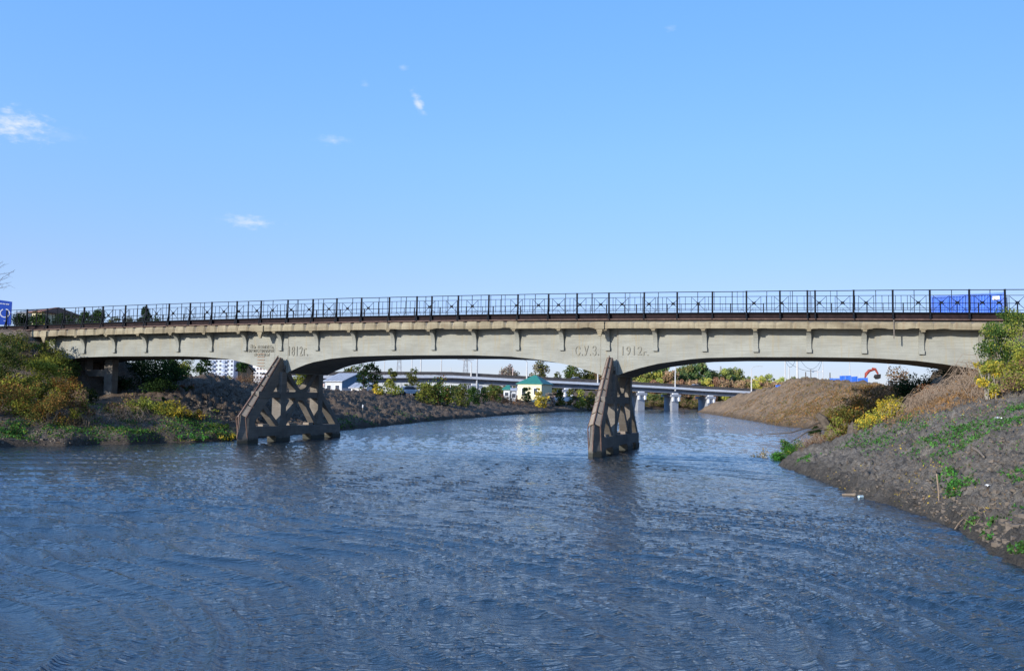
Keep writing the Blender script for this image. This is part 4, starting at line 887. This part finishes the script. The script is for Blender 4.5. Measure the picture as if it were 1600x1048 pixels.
# dry slope grass
patch('dry_slope_grass',[(1540,612,40,1500,.25),(1490,628,30,900,.25),(1585,592,26,1200,.3),(1450,640,24,600,.25),(1560,600,30,1000,.3),(1330,645,26,600,.4),(1500,600,30,700,.3),(1430,625,16,400,.3)],TAN+ORNG[:1],size=.15,asp=.16,up=1.5,seed=6)
patch('dry_slope_grass',[(1250,640,60,3000,.25),(1310,625,50,2600,.25),(1200,640,50,2000,.25),(1340,615,30,1400,.35),(1160,636,40,1200,.2),(1280,610,60,1800,.25),(1230,655,40,900,.25),(1330,640,30,900,.4)],TAN+ORNG[:1]+OLIVE[:1],size=.27,asp=.22,up=1.2,seed=7)
patch('dry_slope_grass',[(60,655,60,500,.15),(160,655,50,400,.12),(230,660,40,400,.15),(100,680,70,300,.1),(590,650,60,500,.15),(720,640,60,400,.15),(820,632,60,400,.15)],TAN+PALE[:1],size=.13,asp=.2,up=1.,seed=8)
# clods and stones
def clods(name,spots,seed,mk='rock'):
    r=np.random.default_rng(seed); Vs=[]; Fs=[]; b=0
    base=np.array([(-1,-1,-1),(1,-1,-1),(1,1,-1),(-1,1,-1),(-1,-1,1),(1,-1,1),(1,1,1),(-1,1,1)],float)*.5; f0=[(0,3,2,1),(4,5,6,7),(0,1,5,4),(1,2,6,5),(2,3,7,6),(3,0,4,7)]
    for (px,py,rw,n,s0,s1) in spots:
        c=hit(px,py); w_=rw/FP*c.y
        for k in range(n):
            x=c.x+r.normal()*w_; y=c.y+r.normal()*w_*1.3; z=float(gs(x,y)[0])
            if z<.06: continue
            s=s0+(s1-s0)*r.random()**3; v=(base*(1+.5*r.normal(size=(8,3))*.45))*s*np.array([1,r.uniform(.6,1),r.uniform(.4,.8)]); a=r.random()*6.28; R2=np.array([[math.cos(a),-math.sin(a),0],[math.sin(a),math.cos(a),0],[0,0,1]])
            v=v@R2.T+np.array([x,y,z+s*.1]); Vs.append(v); Fs+=[tuple(i+b for i in f) for f in f0]; b+=8
    me=bpy.data.meshes.new(name); me.from_pydata(np.concatenate(Vs).tolist(),[],Fs); o=link(name,me,M[mk]); tag(o,kind='stuff'); return o
clods('soil_clods',[(1400,740,80,500,.02,.09),(1500,760,90,800,.02,.12),(1560,700,60,500,.02,.12),(1450,700,80,500,.02,.10),(1320,735,50,300,.015,.08),(1560,830,40,350,.02,.14),(1480,800,50,300,.02,.1),(1540,640,50,400,.02,.12),(1430,780,50,200,.02,.08)],1)
clods('soil_clods',[(60,670,70,500,.03,.16),(180,665,70,500,.03,.16),(120,690,80,300,.03,.12),(250,655,40,200,.03,.14)],2)
clods('spoil_lumps',[(340,610,40,900,.05,.2),(420,630,50,900,.05,.2),(580,630,60,1400,.05,.22),(680,630,60,1400,.05,.22),(780,632,60,1000,.06,.25),(870,625,50,400,.08,.3),(620,612,60,700,.05,.22),(320,640,30,400,.05,.18)],3)
clods('slope_lumps',[(1250,605,60,700,.08,.35),(1200,640,60,500,.08,.3),(1310,610,30,300,.08,.3)],4)
# sticks and small litter
for i,(a_,b_,r_,lab,cat) in enumerate((((1465,786),(1468,813),.022,'pale stick standing upright at the water edge of the right bank','stick'),((1520,702),(1537,716),.05,'thick brown root lying on the right bank','root'),((1480,748),(1500,730),.012,'thin straw lying on the right bank beside the green sprigs','stick'),((1345,736),(1354,743),.012,'short pale stick on the lower right bank','stick'),((1492,828),(1507,812),.015,'leaning stick low on the right bank near the water','stick'))):
    p=hit(*a_); p2=hit(*b_); 
    if i==0: p2=p; p=Vector((p.x,p.y+.02,p.z+.75)); p2=Vector((p.x+.05,p.y,p.z-.85))
    o=MB().tube([(0,0,0),tuple((p2-p)*.5+Vector((.02,.02,.04))),tuple(p2-p)],[r_,r_*.9,r_*.5],6).build('stick' if i!=1 else 'root',M['wood'] if i==1 else M['twig']); o.location=p+Vector((0,0,.03)); tag(o,lab,cat)
def rag(px,py,s,lab,mk='cloth'):
    c=hit(px,py); r=random.Random(px); q=MB(); n=5; vs=[]
    for i in range(n):
        for j in range(n): vs.append((s*(i/(n-1)-.5),s*(j/(n-1)-.5),.03+s*.35*abs(math.sin(i*2.1+j*1.3))*r.uniform(.5,1)))
    fs=[(i*n+j,(i+1)*n+j,(i+1)*n+j+1,i*n+j+1) for i in range(n-1) for j in range(n-1)]
    o=q.add(vs,fs).build('plastic_scrap',M[mk]); o.location=c; tag(o,lab,'litter'); m_=o.modifiers.new('t','SOLIDIFY'); m_.thickness=.004
rag(1560,656,.20,'white plastic scrap high on the right bank'); rag(1545,763,.16,'small white scrap below the white plastic scrap, on the right bank'); rag(1503,651,.14,'tiny pale scrap near the crest of the right bank')
# debris afloat by the right bank
p=onz(1332,774,.0); o=MB().tube([(-.32,0,.02),(0,.03,.03),(.34,-.02,.02)],[.03,.045,.03],8).build('driftwood',M['wood']); o.location=p; o.rotation_euler=(0,0,-.4); tag(o,'short tan driftwood floating beside the right bank','driftwood')
e=empty('plastic_bottle',onz(1346,777,.0),.5,'pale blue plastic bottle floating at the foot of the right bank','bottle')
M['bott']=simple('pale_blue_plastic',(.5,.66,.72),.25,.05,3,bmp=0)
MB().tube([(-.14,0,.03),(-.13,0,.03),(.06,0,.03),(.12,0,.03)],[.03,.045,.045,.02],10).build('bottle_body',M['bott'],e); MB().tube([(.12,0,.03),(.15,0,.03)],.018,8).build('cap',M['blue'],e)
# marker stake on the left bank
c=hit(566,655); e=empty('marker_stake',c,0,'slender marker stake with a white top on the left bank','stake'); h_=at(566,632,c.y).z-c.z
MB().tube([(0,0,-.2),(.02,0,h_*.8)],.05,6).build('stake',M['wood'],e); MB().tube([(.02,0,h_*.8),(.03,0,h_)],.06,6).build('white_top',M['white'],e)
# ------------------------------------------------------------------ far road bridge
fb=empty('road_bridge',(48,250,0),math.atan2(.62,1),'long pale modern road bridge far beyond the old bridge','bridge'); FD=Vector((1,.62,0)).normalized(); FN=Vector((-FD.y,FD.x,0))
FO=Vector((48,250,0))
def fs_(px): D=(250-.62*48)/(1-.62*(px-800)/FP); p=at(px,600,D); return (Vector((p.x,p.y,0))-FO).dot(FD),D
kn=[]
for px,y in ((430,588.5),(520,588.5),(600,588),(705,588),(816,594),(900,598),(983,602),(1057,606),(1100,609),(1180,613),(1230,616)):
    s_,D=fs_(px); kn.append((s_,at(px,y,D).z))
def fz(s): return float(np.interp(s,[k[0] for k in kn],[k[1] for k in kn]))
def fstrip(name,mt,v0,v1,zb,zt,parent=fb):
    q=MB(); us=np.linspace(kn[0][0],kn[-1][0],50); vs=[]
    for u in us: c=fz(u); vs+=[(u,v0,zb+c),(u,v1,zb+c),(u,v1,zt+c),(u,v0,zt+c)]
    n=49; fs2=[(0,1,2,3),(4*n+3,4*n+2,4*n+1,4*n)]
    for k in range(n):
        for j in range(4): fs2.append((4*k+j,4*k+(j+1)%4,4*k+4+(j+1)%4,4*k+4+j))
    return q.add(vs,fs2).build(name,M[mt],parent)
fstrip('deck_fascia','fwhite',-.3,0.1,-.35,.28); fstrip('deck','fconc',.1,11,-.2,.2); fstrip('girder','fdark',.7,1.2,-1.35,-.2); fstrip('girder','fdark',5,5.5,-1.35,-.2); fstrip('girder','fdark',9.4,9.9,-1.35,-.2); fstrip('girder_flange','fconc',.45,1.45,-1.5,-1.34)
fstrip('barrier','fbar',.15,.25,.36,1.15); fstrip('barrier','fbar',10.6,10.7,.55,1.0)
q=MB()
for u in np.arange(kn[0][0],kn[-1][0],2.): q.box((u-.06,.12,fz(u)+.28),(u+.06,.28,fz(u)+1.05))
o=q.build('barrier_posts',M['fbar'],fb); o['kind']='stuff'
cols_=[fs_(x)[0] for x in (560,650,744,816,889,1004,1057,1112,1170)]
pz=None
for i,u in enumerate(cols_):
    z=fz(u)-1.5; sk=.55; g=-1.6
    q=MB(); w0=1.25
    q.prism([(-w0,.4),(w0,.4),(w0*1.0+sk*10,10),(-w0+sk*10,10)],'z',0,z-g-1.1); o=q.build('bridge_column',M['fconc'],fb,bevel=.08); o.location=(u,0,g)
    MB().prism([(-1.9,.0),(1.9,.0),(1.9+sk*10,10.6),(-1.9+sk*10,10.6)],'z',z-g-1.1,z-g-.35).build('column_cap',M['fconc'],o,bevel=.05)
    MB().box((-1.0,.2,z-g-.35),(1.0,1.6,z-g)).build('bearing_block',M['fwhite'],o)
    MB().box((-1.35,-.15,z-g-2.3),(-.85,.42,z-g-1.12)).build('cap_console',M['fwhite'],o)
    MB().box((.85,-.15,z-g-2.3),(1.35,.42,z-g-1.12)).build('cap_console',M['fwhite'],o)
s_e=kn[-1][0]; MB().box((s_e-14,0.3,-1),(s_e-9,10.8,fz(s_e-10)-.3)).build('abutment',M['fconc'],fb)
# street lamps on the road bridge
def lamp(px,top,lab,arm=1.6,style=0):
    s_,D=fs_(px); p=FO+FD*s_+FN*(-.1); z0=fz(s_)-(.9 if style else 0); e=empty('street_lamp',(p.x,p.y,z0),0,lab,'street lamp'); h=at(px,top,D).z-z0
    MB().tube([(0,0,0),(0,0,h*.5),(0,0,h*.9)],[.22,.16,.11],8).build('pole',M['cpole'],e)
    a=MB(); a.tube([(0,0,h*.88),(.15*arm,-.1,h*.96),(.6*arm,-.2,h),(arm,-.3,h)],[.10,.08,.07,.06],6); a.build('arm',M['galv'],e)
    MB().prism([(arm*.9,h-.09),(arm*1.45,h-.05),(arm*1.45,h+.06),(arm*.9,h+.10)],'y',-.48,-.16).build('lamp_head',M['galv'],e)
lamp(736,563,'curved street lamp on the road bridge, first right of the lattice mast pair',arm=-1.7); lamp(823,562,'street lamp on the road bridge behind the pavilion roof',arm=-1.5)
lamp(1055,566,'white street lamp above the middle river column of the road bridge',arm=.9,style=1); lamp(1174,572,'white street lamp at the right end of the road bridge',arm=2.4); lamp(934,574,'thin street lamp on the road bridge just left of the right pier',arm=.9)
# cars on the road bridge
def car(loc,rz,lab,mk,name='car',s=1.):
    e=empty(name,loc,rz,lab,'car'); body=[(-2.1,.35),(-2.15,.75),(-2.0,.95),(-1.15,1.0),(1.0,1.0),(1.95,.85),(2.15,.65),(2.1,.35)]
    MB().prism(body,'y',-.85,.85).build('body',M[mk],e,bevel=.08)
    MB().prism([(-1.45,1.0),(-1.05,1.42),(.35,1.45),(1.05,1.0)],'y',-.76,.76).build('window',M['win'],e,bevel=.05)
    MB().prism([(-1.0,1.44),(-.9,1.50),(.2,1.52),(.35,1.46)],'y',-.7,.7).build('roof',M[mk],e,bevel=.03)
    for x in (-1.35,1.35):
        for y in (-.86,.66): MB().tube([(x,y,.33),(x,y+.2,.33)],.33,12).build('wheel',M['tyre'],e)
    e.scale=(s,s,s); return e
def farcar(px,lab,mk,v=3):
    s_,D=fs_(px); p=FO+FD*s_+FN*v; car((p.x,p.y,fz(s_)+.21),math.atan2(.62,1),lab,mk)
farcar(911,'white car on the road bridge left of the right pier','white'); farcar(986,'white car on the road bridge right of the right pier','white'); farcar(1099,'white car on the road bridge before the right street lamp','white')
M['silver']=simple('silver_paint',(.5,.55,.62),.3,.05,3,bmp=0)
p=base_at(640,135,0); car((p.x,p.y,p.z+.1),.6,'silver car parked behind the spoil bank between two bushes','silver')
# ------------------------------------------------------------------ buildings
def block(px0,px1,top,D,wall,lab,floors=9,bays=8,turn=0.,balc=None,depth=12):
    a=base_at(px0,D,.3); b=base_at(px1,D,.3); h=at(px0,top,D).z-a.z; W=(b-a).length; e=empty('apartment_block',a,turn,lab,'building')
    MB().box((0,0,0),(W,depth,h)).build('wall',M[wall],e); MB().box((-.3,-.3,h),(W+.3,depth+.3,h+.6)).build('roof',M['fdark'],e)
    fh=h/floors; bw=W/bays
    for i in range(floors):
        for j in range(bays):
            if balc and j%3==1:
                o=MB().box((bw*j+.2,-1.1,fh*i+.2),(bw*(j+1)-.2,-.0,fh*i+1.3)).build('balcony',M[balc],e)
            f=MB().box((bw*j+bw*.22,-.10,fh*i+fh*.30),(bw*(j+1)-bw*.22,.05,fh*i+fh*.80)).build('window',M['white'],e)
            MB().box((bw*j+bw*.26,-.16,fh*i+fh*.34),(bw*(j+1)-bw*.26,-.08,fh*i+fh*.76)).build('pane',M['win'],f)
    return e
block(322,364,548,430,'aptb','pale blue apartment block seen through the left arch',10,7,balc='balc')
block(372,392,550,440,'aptp','pinkish apartment block between the blue and the white ones',10,4,balc='white')
block(394,424,552,400,'aptw','bright white apartment block beside the icebreaker of the left pier',9,6)
block(497,514,566,420,'aptw','white apartment tower with dark balconies left of the poplars',8,3,balc='aptp')
block(425,460,574,420,'aptp','low distant block behind the left pier',5,6)
def house(px0,px1,eave,ridge,D,wall,roof,lab,name='house',turn=0.,depth=6.,base_px=None,gable=None,nwin=2,hip=False,zb=None):
    a=base_at(px0,D,.3); b=base_at(px1,D,.3)
    if zb is not None: a.z=zb
    W=(Vector((b.x,b.y,0))-Vector((a.x,a.y,0))).length; he=at(px0,eave,D).z-a.z; hr=at(px0,ridge,D).z-a.z; e=empty(name,a,turn,lab,'house')
    MB().box((0,0,-.5),(W,depth,he)).build('wall',M[wall],e)
    ov=.35
    if hip:
        q=MB().add([(-ov,-ov,he),(W+ov,-ov,he),(W+ov,depth+ov,he),(-ov,depth+ov,he),(W/2-.3,depth/2,hr),(W/2+.3,depth/2,hr),(-ov,-ov,he-.12),(W+ov,-ov,he-.12),(W+ov,depth+ov,he-.12),(-ov,depth+ov,he-.12)],
           [(0,1,5,4),(1,2,5),(2,3,4,5),(3,0,4),(6,9,8,7),(0,6,7,1),(1,7,8,2),(2,8,9,3),(3,9,6,0)])
        q.build('roof',M[roof],e)
    else:
        q=MB(); t_=.12
        q.prism([(-ov,he-.1),(depth/2,hr),(depth+ov,he-.1),(depth+ov,he-.1-t_),(depth/2,hr-t_-.05),(-ov,he-.1-t_)],'x',-ov,W+ov); rf=q.build('roof',M[roof],e)
        for x in np.arange(.6,W,.9): MB().bar((x,-ov,he-.09),(x,depth/2,hr+.01),.05,.06).build('roof_seam',M[roof],rf) if D<160 else None
        for x0,x1 in ((-.03,.02),(W-.02,W+.03)):
            MB().prism([(0.0,he-1.2),(0,he-.22),(depth/2,hr-.2),(depth,he-.22),(depth,he-1.2)],'x',x0,x1).build('gable',M[gable or wall],e)
    for k in range(nwin):
        x=W*(k+.5)/nwin; f=MB().box((x-.5,-.06,he*.35),(x+.5,.05,he*.75)).build('window',M['white'],e); MB().box((x-.4,-.10,he*.35+.1),(x+.4,-.05,he*.75-.1)).build('pane',M['win'],f)
    return e
house(508,543,594,581.5,138,'pale','groof','low house with a grey metal roof and blue gable on the left bank','house',turn=-.55,depth=7,gable='gblue')
house(549,574,604,597,132,'white','groof','low shed with a pale lean roof beside the blue-gabled house',name='shed',turn=-.3,depth=4)
house(374,390,578,564,128,'dark','dark','small dark hut with a steep gabled roof on the spoil bank',name='hut',turn=-1.45,depth=2.0,nwin=1)
house(809,848,599,585,200,'cream','green','cream pavilion with a green hipped roof below the road bridge',name='pavilion',turn=-.35,depth=8,hip=True,nwin=2)
house(787,797,608,601,190,'pale','green','small shed with a green roof left of the pavilion',name='shed',turn=-.2,depth=3,nwin=1,hip=True)
house(800,806,609,606,188,'pale','fconc','tiny white hut between the two green roofs',name='hut',depth=2,nwin=1)
house(21,36,487,480,125,'pale','fdark','cream house behind the trees right of the blue sign',turn=-.2,depth=6,nwin=3)
house(44,63,487,476,120,'cream','broof','brown-roofed house behind the left end of the railing',turn=-.3,depth=7,hip=True,nwin=2)
# pipes / low white wall below the road bridge
a=base_at(852,205,0); b=base_at(893,214,0); q=MB(); q.bar((0,0,.9),tuple(Vector((b.x-a.x,b.y-a.y,.9))),.5,1.0); o=q.build('low_wall',M['fwhite']); o.location=a; tag(o,'long low white wall below the road bridge right of the pavilion','wall')
# blue fences on the right
def fence(pts,D,lab,seed):
    r=random.Random(seed); ps=[at(x,y,d) for x,y,d in pts]; e=empty('sheet_metal_fence',(ps[0].x,ps[0].y,gz1(ps[0].x,ps[0].y)-.3),0,lab,'fence'); o0=Vector(e.location); n=0
    for p,q_ in zip(ps[:-1],ps[1:]):
        L=(Vector((q_.x,q_.y,0))-Vector((p.x,p.y,0))).length; k=max(1,int(L/2.0))
        for j in range(k):
            a=p.lerp(q_,j/k); b=p.lerp(q_,(j+1)/k); a=Vector((a.x,a.y,p.z)); b=Vector((b.x,b.y,p.z)); q=MB(); m=10; d=(b-a); nrm=Vector((-d.y,d.x,0)).normalized(); vs=[]
            st=r.uniform(-.08,.08)
            for i in range(m+1):
                c=a+d*(i/m)+nrm*(.04 if i%2 else 0)-o0; vs+=[(c.x,c.y,-.5),(c.x,c.y,c.z+st)]
            q.add(vs,[(2*i,2*i+2,2*i+3,2*i+1) for i in range(m)]); pn=q.build('fence_panel',M['blue'],e); mo=pn.modifiers.new('t','SOLIDIFY'); mo.thickness=.03
            MB().bar(tuple(a-o0+Vector((0,0,-2.5))),tuple(a-o0+Vector((0,0,.1))),.08).build('fence_post',M['galv'],e)
fence([(1296,590.5,176),(1312,587.5,174),(1330,588,170),(1340,590.5,167),(1356,591,164)],170,'bright blue sheet metal fence below the excavator',1)
fence([(1212,602,196),(1226,598.5,192),(1240,597,188),(1256,594,184)],190,'low blue sheet metal fence at the left end of the far slope',2)
# blue site container at the right end, behind the railing
def corr(q,a,b,z0,z1,amp,n,nrm):
    vs=[]; a=Vector(a); b=Vector(b); nrm=Vector(nrm)
    for i in range(n*4+1):
        ph=i%4; o_=amp if ph in(1,2) else 0; c=a+(b-a)*(i/(n*4))+nrm*o_; vs+=[(c.x,c.y,z0),(c.x,c.y,z1)]
    q.add(vs,[(2*i,2*i+2,2*i+3,2*i+1) for i in range(n*4)])
pl=at(1455,463,57); pr=at(1568,466,54.6); CW=(Vector((pr.x,pr.y,0))-Vector((pl.x,pl.y,0))).length; z0=gz1((pl.x+pr.x)/2,pl.y+1); z0=max(z0,7.0)
e=empty('site_container',(pl.x,pl.y,z0),math.atan2(pr.y-pl.y,pr.x-pl.x),'blue corrugated metal container behind the right end of the railing','container'); H_=pl.z-z0
q=MB().box((0.02,.06,.12),(CW-.02,2.38,H_-.05)); q.build('body',M['blue'],e)
q=MB(); corr(q,(.1,.05,0),(CW-.1,.05,0),.15,H_-.12,-.05,22,(0,1,0)); o=q.build('side_wall',M['blue'],e); o.modifiers.new('t','SOLIDIFY').thickness=.01
for x in (0,CW): MB().box((x-.06,-.04,0),(x+.06,.1,H_)).build('corner_post',M['blue'],e)
MB().box((-.05,-.05,H_-.1),(CW+.05,.08,H_+.02)).build('top_rail',M['blue'],e); MB().box((-.05,-.05,0),(CW+.05,.08,.14)).build('bottom_rail',M['blue'],e)
q=MB(); q.box((CW-.62,-.075,H_-.42),(CW-.22,-.055,H_-.20)); q.build('white_plate',M['white'],e)
# blue banner sign at the left end
a=at(-75,458,62.5); b=at(19,471.5,64); z0=gz1(b.x,b.y); zb=at(19,508,64).z
e=empty('banner_sign',(b.x,b.y,z0-.2),math.atan2(a.y-b.y,a.x-b.x),'blue banner sign with a white emblem at the left end of the bridge','sign'); L=(Vector((a.x,a.y,0))-Vector((b.x,b.y,0))).length; zt=b.z-z0+.2; zt2=a.z-z0+.2; zl=zb-z0+.2
MB().prism([(0,zl),(0,zt),(L,zt2),(L,zl)],'y',-.06,.06).build('board',M['bluet'],e)
# local +x runs to the left in the picture; the face seen from the river is +y
bd=[c for c in e.children][0]
q=MB(); yy=.075; n=22
cx,cz_,ro,ri=.42,zt-.88,.34,.27
for k in range(n):
    a0=2*math.pi*k/n; a1=2*math.pi*(k+.9)/n
    if 3<k<6: continue
    q.add([(cx+ro*math.cos(a0),yy,cz_+ro*math.sin(a0)),(cx+ro*math.cos(a1),yy,cz_+ro*math.sin(a1)),(cx+ri*math.cos(a1),yy,cz_+ri*math.sin(a1)),(cx+ri*math.cos(a0),yy,cz_+ri*math.sin(a0))],[(0,1,2,3)])
q.bar((cx-.12,yy,cz_-.16),(cx-.12,yy,cz_-.62),.03).bar((cx-.12,yy,cz_-.62),(cx+.05,yy,cz_-.55),.03)
q.build('emblem',M['white'],bd).data.materials[0]=M['white']
q=MB(); r=random.Random(2); x=.18
while x<2.2:
    w_=r.uniform(.03,.06); q.box((x,.066,zt-.26+x*.06),(x+w_,.075,zt-.18+x*.06)); x+=w_+r.choice((.02,.02,.06))
q.build('lettering_row',M['white'],bd)
for x in (.15,L-.2): MB().box((x-.06,-.12,0),(x+.06,-.06,zl+.8)).build('sign_post',M['galv'],e)
# excavator behind the blue fence
X0=at(1352,590,175); e=empty('excavator',(X0.x-1.0,X0.y+1,max(gz1(X0.x,X0.y),X0.z-3.3)),.15,'orange excavator with its arm raised above the blue fence','excavator'); o0=Vector(e.location)
def ap(px,py): return tuple(at(px,py,175)-o0)
MB().tube([ap(1349,596),ap(1353,584),ap(1358,579),ap(1367,577)],[.28,.34,.32,.22],6).build('boom',M['orange'],e,bevel=.02)
MB().tube([ap(1363,575),ap(1368,576),ap(1373,584)],[.15,.24,.17],6).build('stick',M['orange'],e)
MB().tube([ap(1354,580),ap(1362,576.5)],.07,6).build('hydraulic_cylinder',M['galv'],e)
sx,sy,sz=ap(1373,585); MB().prism([(sx-.5,sz),(sx+.35,sz+.1),(sx+.3,sz-.7),(sx-.3,sz-.95),(sx-.75,sz-.5)],'y',sy-.5,sy+.5).build('bucket',M['dark'],e,bevel=.03)
bo=MB().box((-2.6,-1.2,1.0),(.6,1.4,2.2)).build('body',M['orange'],e,bevel=.08); MB().box((-.9,-1.2,2.2),(.5,-.2,3.2)).build('cab',M['win'],e,bevel=.05)
for y in (-1.5,1.1): MB().prism([(-2.2,.1),(-2.5,.5),(-2.2,.95),(1.4,.95),(1.8,.5),(1.4,.1)],'y',y,y+.5).build('track',M['tyre'],e,bevel=.05)
# ------------------------------------------------------------------ poles and wires
def pole(px,top,D,lab,kind='pole',r_=.13,arms=1,mk='cpole'):
    p=base_at(px,D,.3); h=at(px,top,D).z-p.z; e=empty('utility_pole',p,0,lab,'pole'); w_=FP/D
    MB().tube([(0,0,0),(0,0,h)],[r_*1.25,r_*.8],7).build('pole',M[mk],e)
    for k in range(arms):
        z=h-.4-k*1.1; MB().bar((-1.1,0,z),(1.1,0,z),.12).build('crossarm',M[mk],e)
        for x in (-1.,0,1.): MB().tube([(x,0,z+.06),(x,0,z+.34)],.06,6).build('insulator',M['white'],e)
    return p+Vector((0,0,h-.1))
P1=[pole(600,548,280,'thin pole left of the lattice mast in the middle arch',arms=1),pole(643,548,250,'thin pole above the grey thin tree',arms=1),pole(657,545,230,'darker straight pole left of the large rounded bush',r_=.17,arms=1),pole(689,548,240,'straight pole above the large rounded bush',arms=1,r_=.16),
    pole(704,575,300,'short faint pole right of the large rounded bush',arms=0),pole(801,574,260,'thin pole in front of the pale round tree',arms=0,mk='aptp')]
P2=[pole(745,545,215,'tall dark pole in front of the road bridge, right of the curved lamp',r_=.2,arms=1,mk='galv')]
P3=[pole(1227,560,190,'left pole of the pair standing over the far slope',arms=1),pole(1233,573,200,'shorter right pole of the pair over the far slope',arms=0),pole(1246,552,170,'tall thick white pole over the far slope',r_=.2,arms=1),pole(1278,578,175,'small leaning-wire pole left of the summit of the far slope',arms=1,r_=.09),pole(1286,556,200,'thin pole on the summit of the far slope',arms=1,r_=.09),pole(1297,582,180,'short dark post on the summit of the far slope',arms=0,r_=.12,mk='bark'),pole(1328,556,210,'thin pole above the blue fence',arms=1,r_=.1),pole(1267,577,176,'short post left of the slope summit',arms=0,r_=.09,mk='bark'),pole(1259,581,174,'shortest post between the thick white pole and the slope summit',arms=0,r_=.12,mk='bark'),pole(1344,583,190,'short pole beside the excavator boom',arms=0,r_=.08),pole(1388,560,180,'faint pole right of the excavator',arms=0,r_=.08),pole(1315,582,200,'faint short pole above the middle of the blue fence',arms=0,r_=.08)]
def lattice(px,top,D,lab,bw=2.4):
    p=base_at(px,D,.3); h=at(px,top,D).z-p.z; e=empty('lattice_mast',p,.3,lab,'mast'); q=MB(); c=[(-1,-1),(1,-1),(1,1),(-1,1)]
    for i in range(4):
        a,b=c[i],c[(i+1)%4]; L=MB().bar((a[0]*bw/2,a[1]*bw/2,0),(a[0]*.2,a[1]*.2,h),.16).build('leg',M['galv'],e)
        n=9
        for k in range(n):
            s0,s1=k/n,(k+1)/n; w0=bw/2*(1-s0)+.2*s0; w1=bw/2*(1-s1)+.2*s1; q.bar((a[0]*w0,a[1]*w0,h*s0),(b[0]*w1,b[1]*w1,h*s1),.07); q.bar((b[0]*w0,b[1]*w0,h*s0),(a[0]*w1,a[1]*w1,h*s1),.07)
    q.build('bracing',M['galv'],e)
    for z in (h*.72,h*.86): MB().bar((-3,0,z),(3,0,z),.2).build('crossarm',M['galv'],e)
    return p+Vector((0,0,h))
K=[lattice(623,530,320,'lattice mast left of the parked silver car'),lattice(727,540,300,'lattice mast left of the curved street lamp'),lattice(1081,566,420,'lattice power mast in front of the far wood'),lattice(846,545,430,'lattice mast behind the tall loose tree'),lattice(1126,572,430,'faint lattice mast above the far wood',bw=1.6)]
def wire(a,b,sag,lab,r_=.035):
    o=Vector(a); pts=[tuple((Vector(b)-o)*(k/14)-Vector((0,0,4*sag*(k/14)*(1-k/14)))) for k in range(15)]
    w_=MB().tube(pts,r_,4,False).build('power_line',M['dark']); w_.location=o; tag(w_,lab,'wire')
wire(P3[0],P3[2],2.2,'sagging wire from the pole pair to the thick white pole'); wire(P3[2],P3[4],3.,'sagging wire from the thick white pole to the slope summit'); wire(P3[4],P3[6],1.2,'wire between the two thin poles over the blue fence')
wire(P3[0],P3[3],1.0,'wire running down right from the pole pair'); wire(P3[3],P3[4],.6,'steep wire up to the thin summit pole'); wire(P3[6],P3[6]+Vector((28,-10,3)),1.5,'wire leaving the right thin pole towards the right'); wire(P1[0],P1[2],1.5,'wire between the thin poles left of the large rounded bush'); wire(P1[2],P1[3],.6,'short wire between the two straight poles'); wire(P1[3],P2[0],1.2,'wire to the tall dark pole from its left'); wire(P2[0],P2[0]+Vector((32,30,2)),1.5,'wire leaving the tall dark pole to the right')
wire(K[2]+Vector((0,0,-6)),K[2]+Vector((45,-60,-14)),3.,'wire sloping down right from the lattice mast by the far wood')
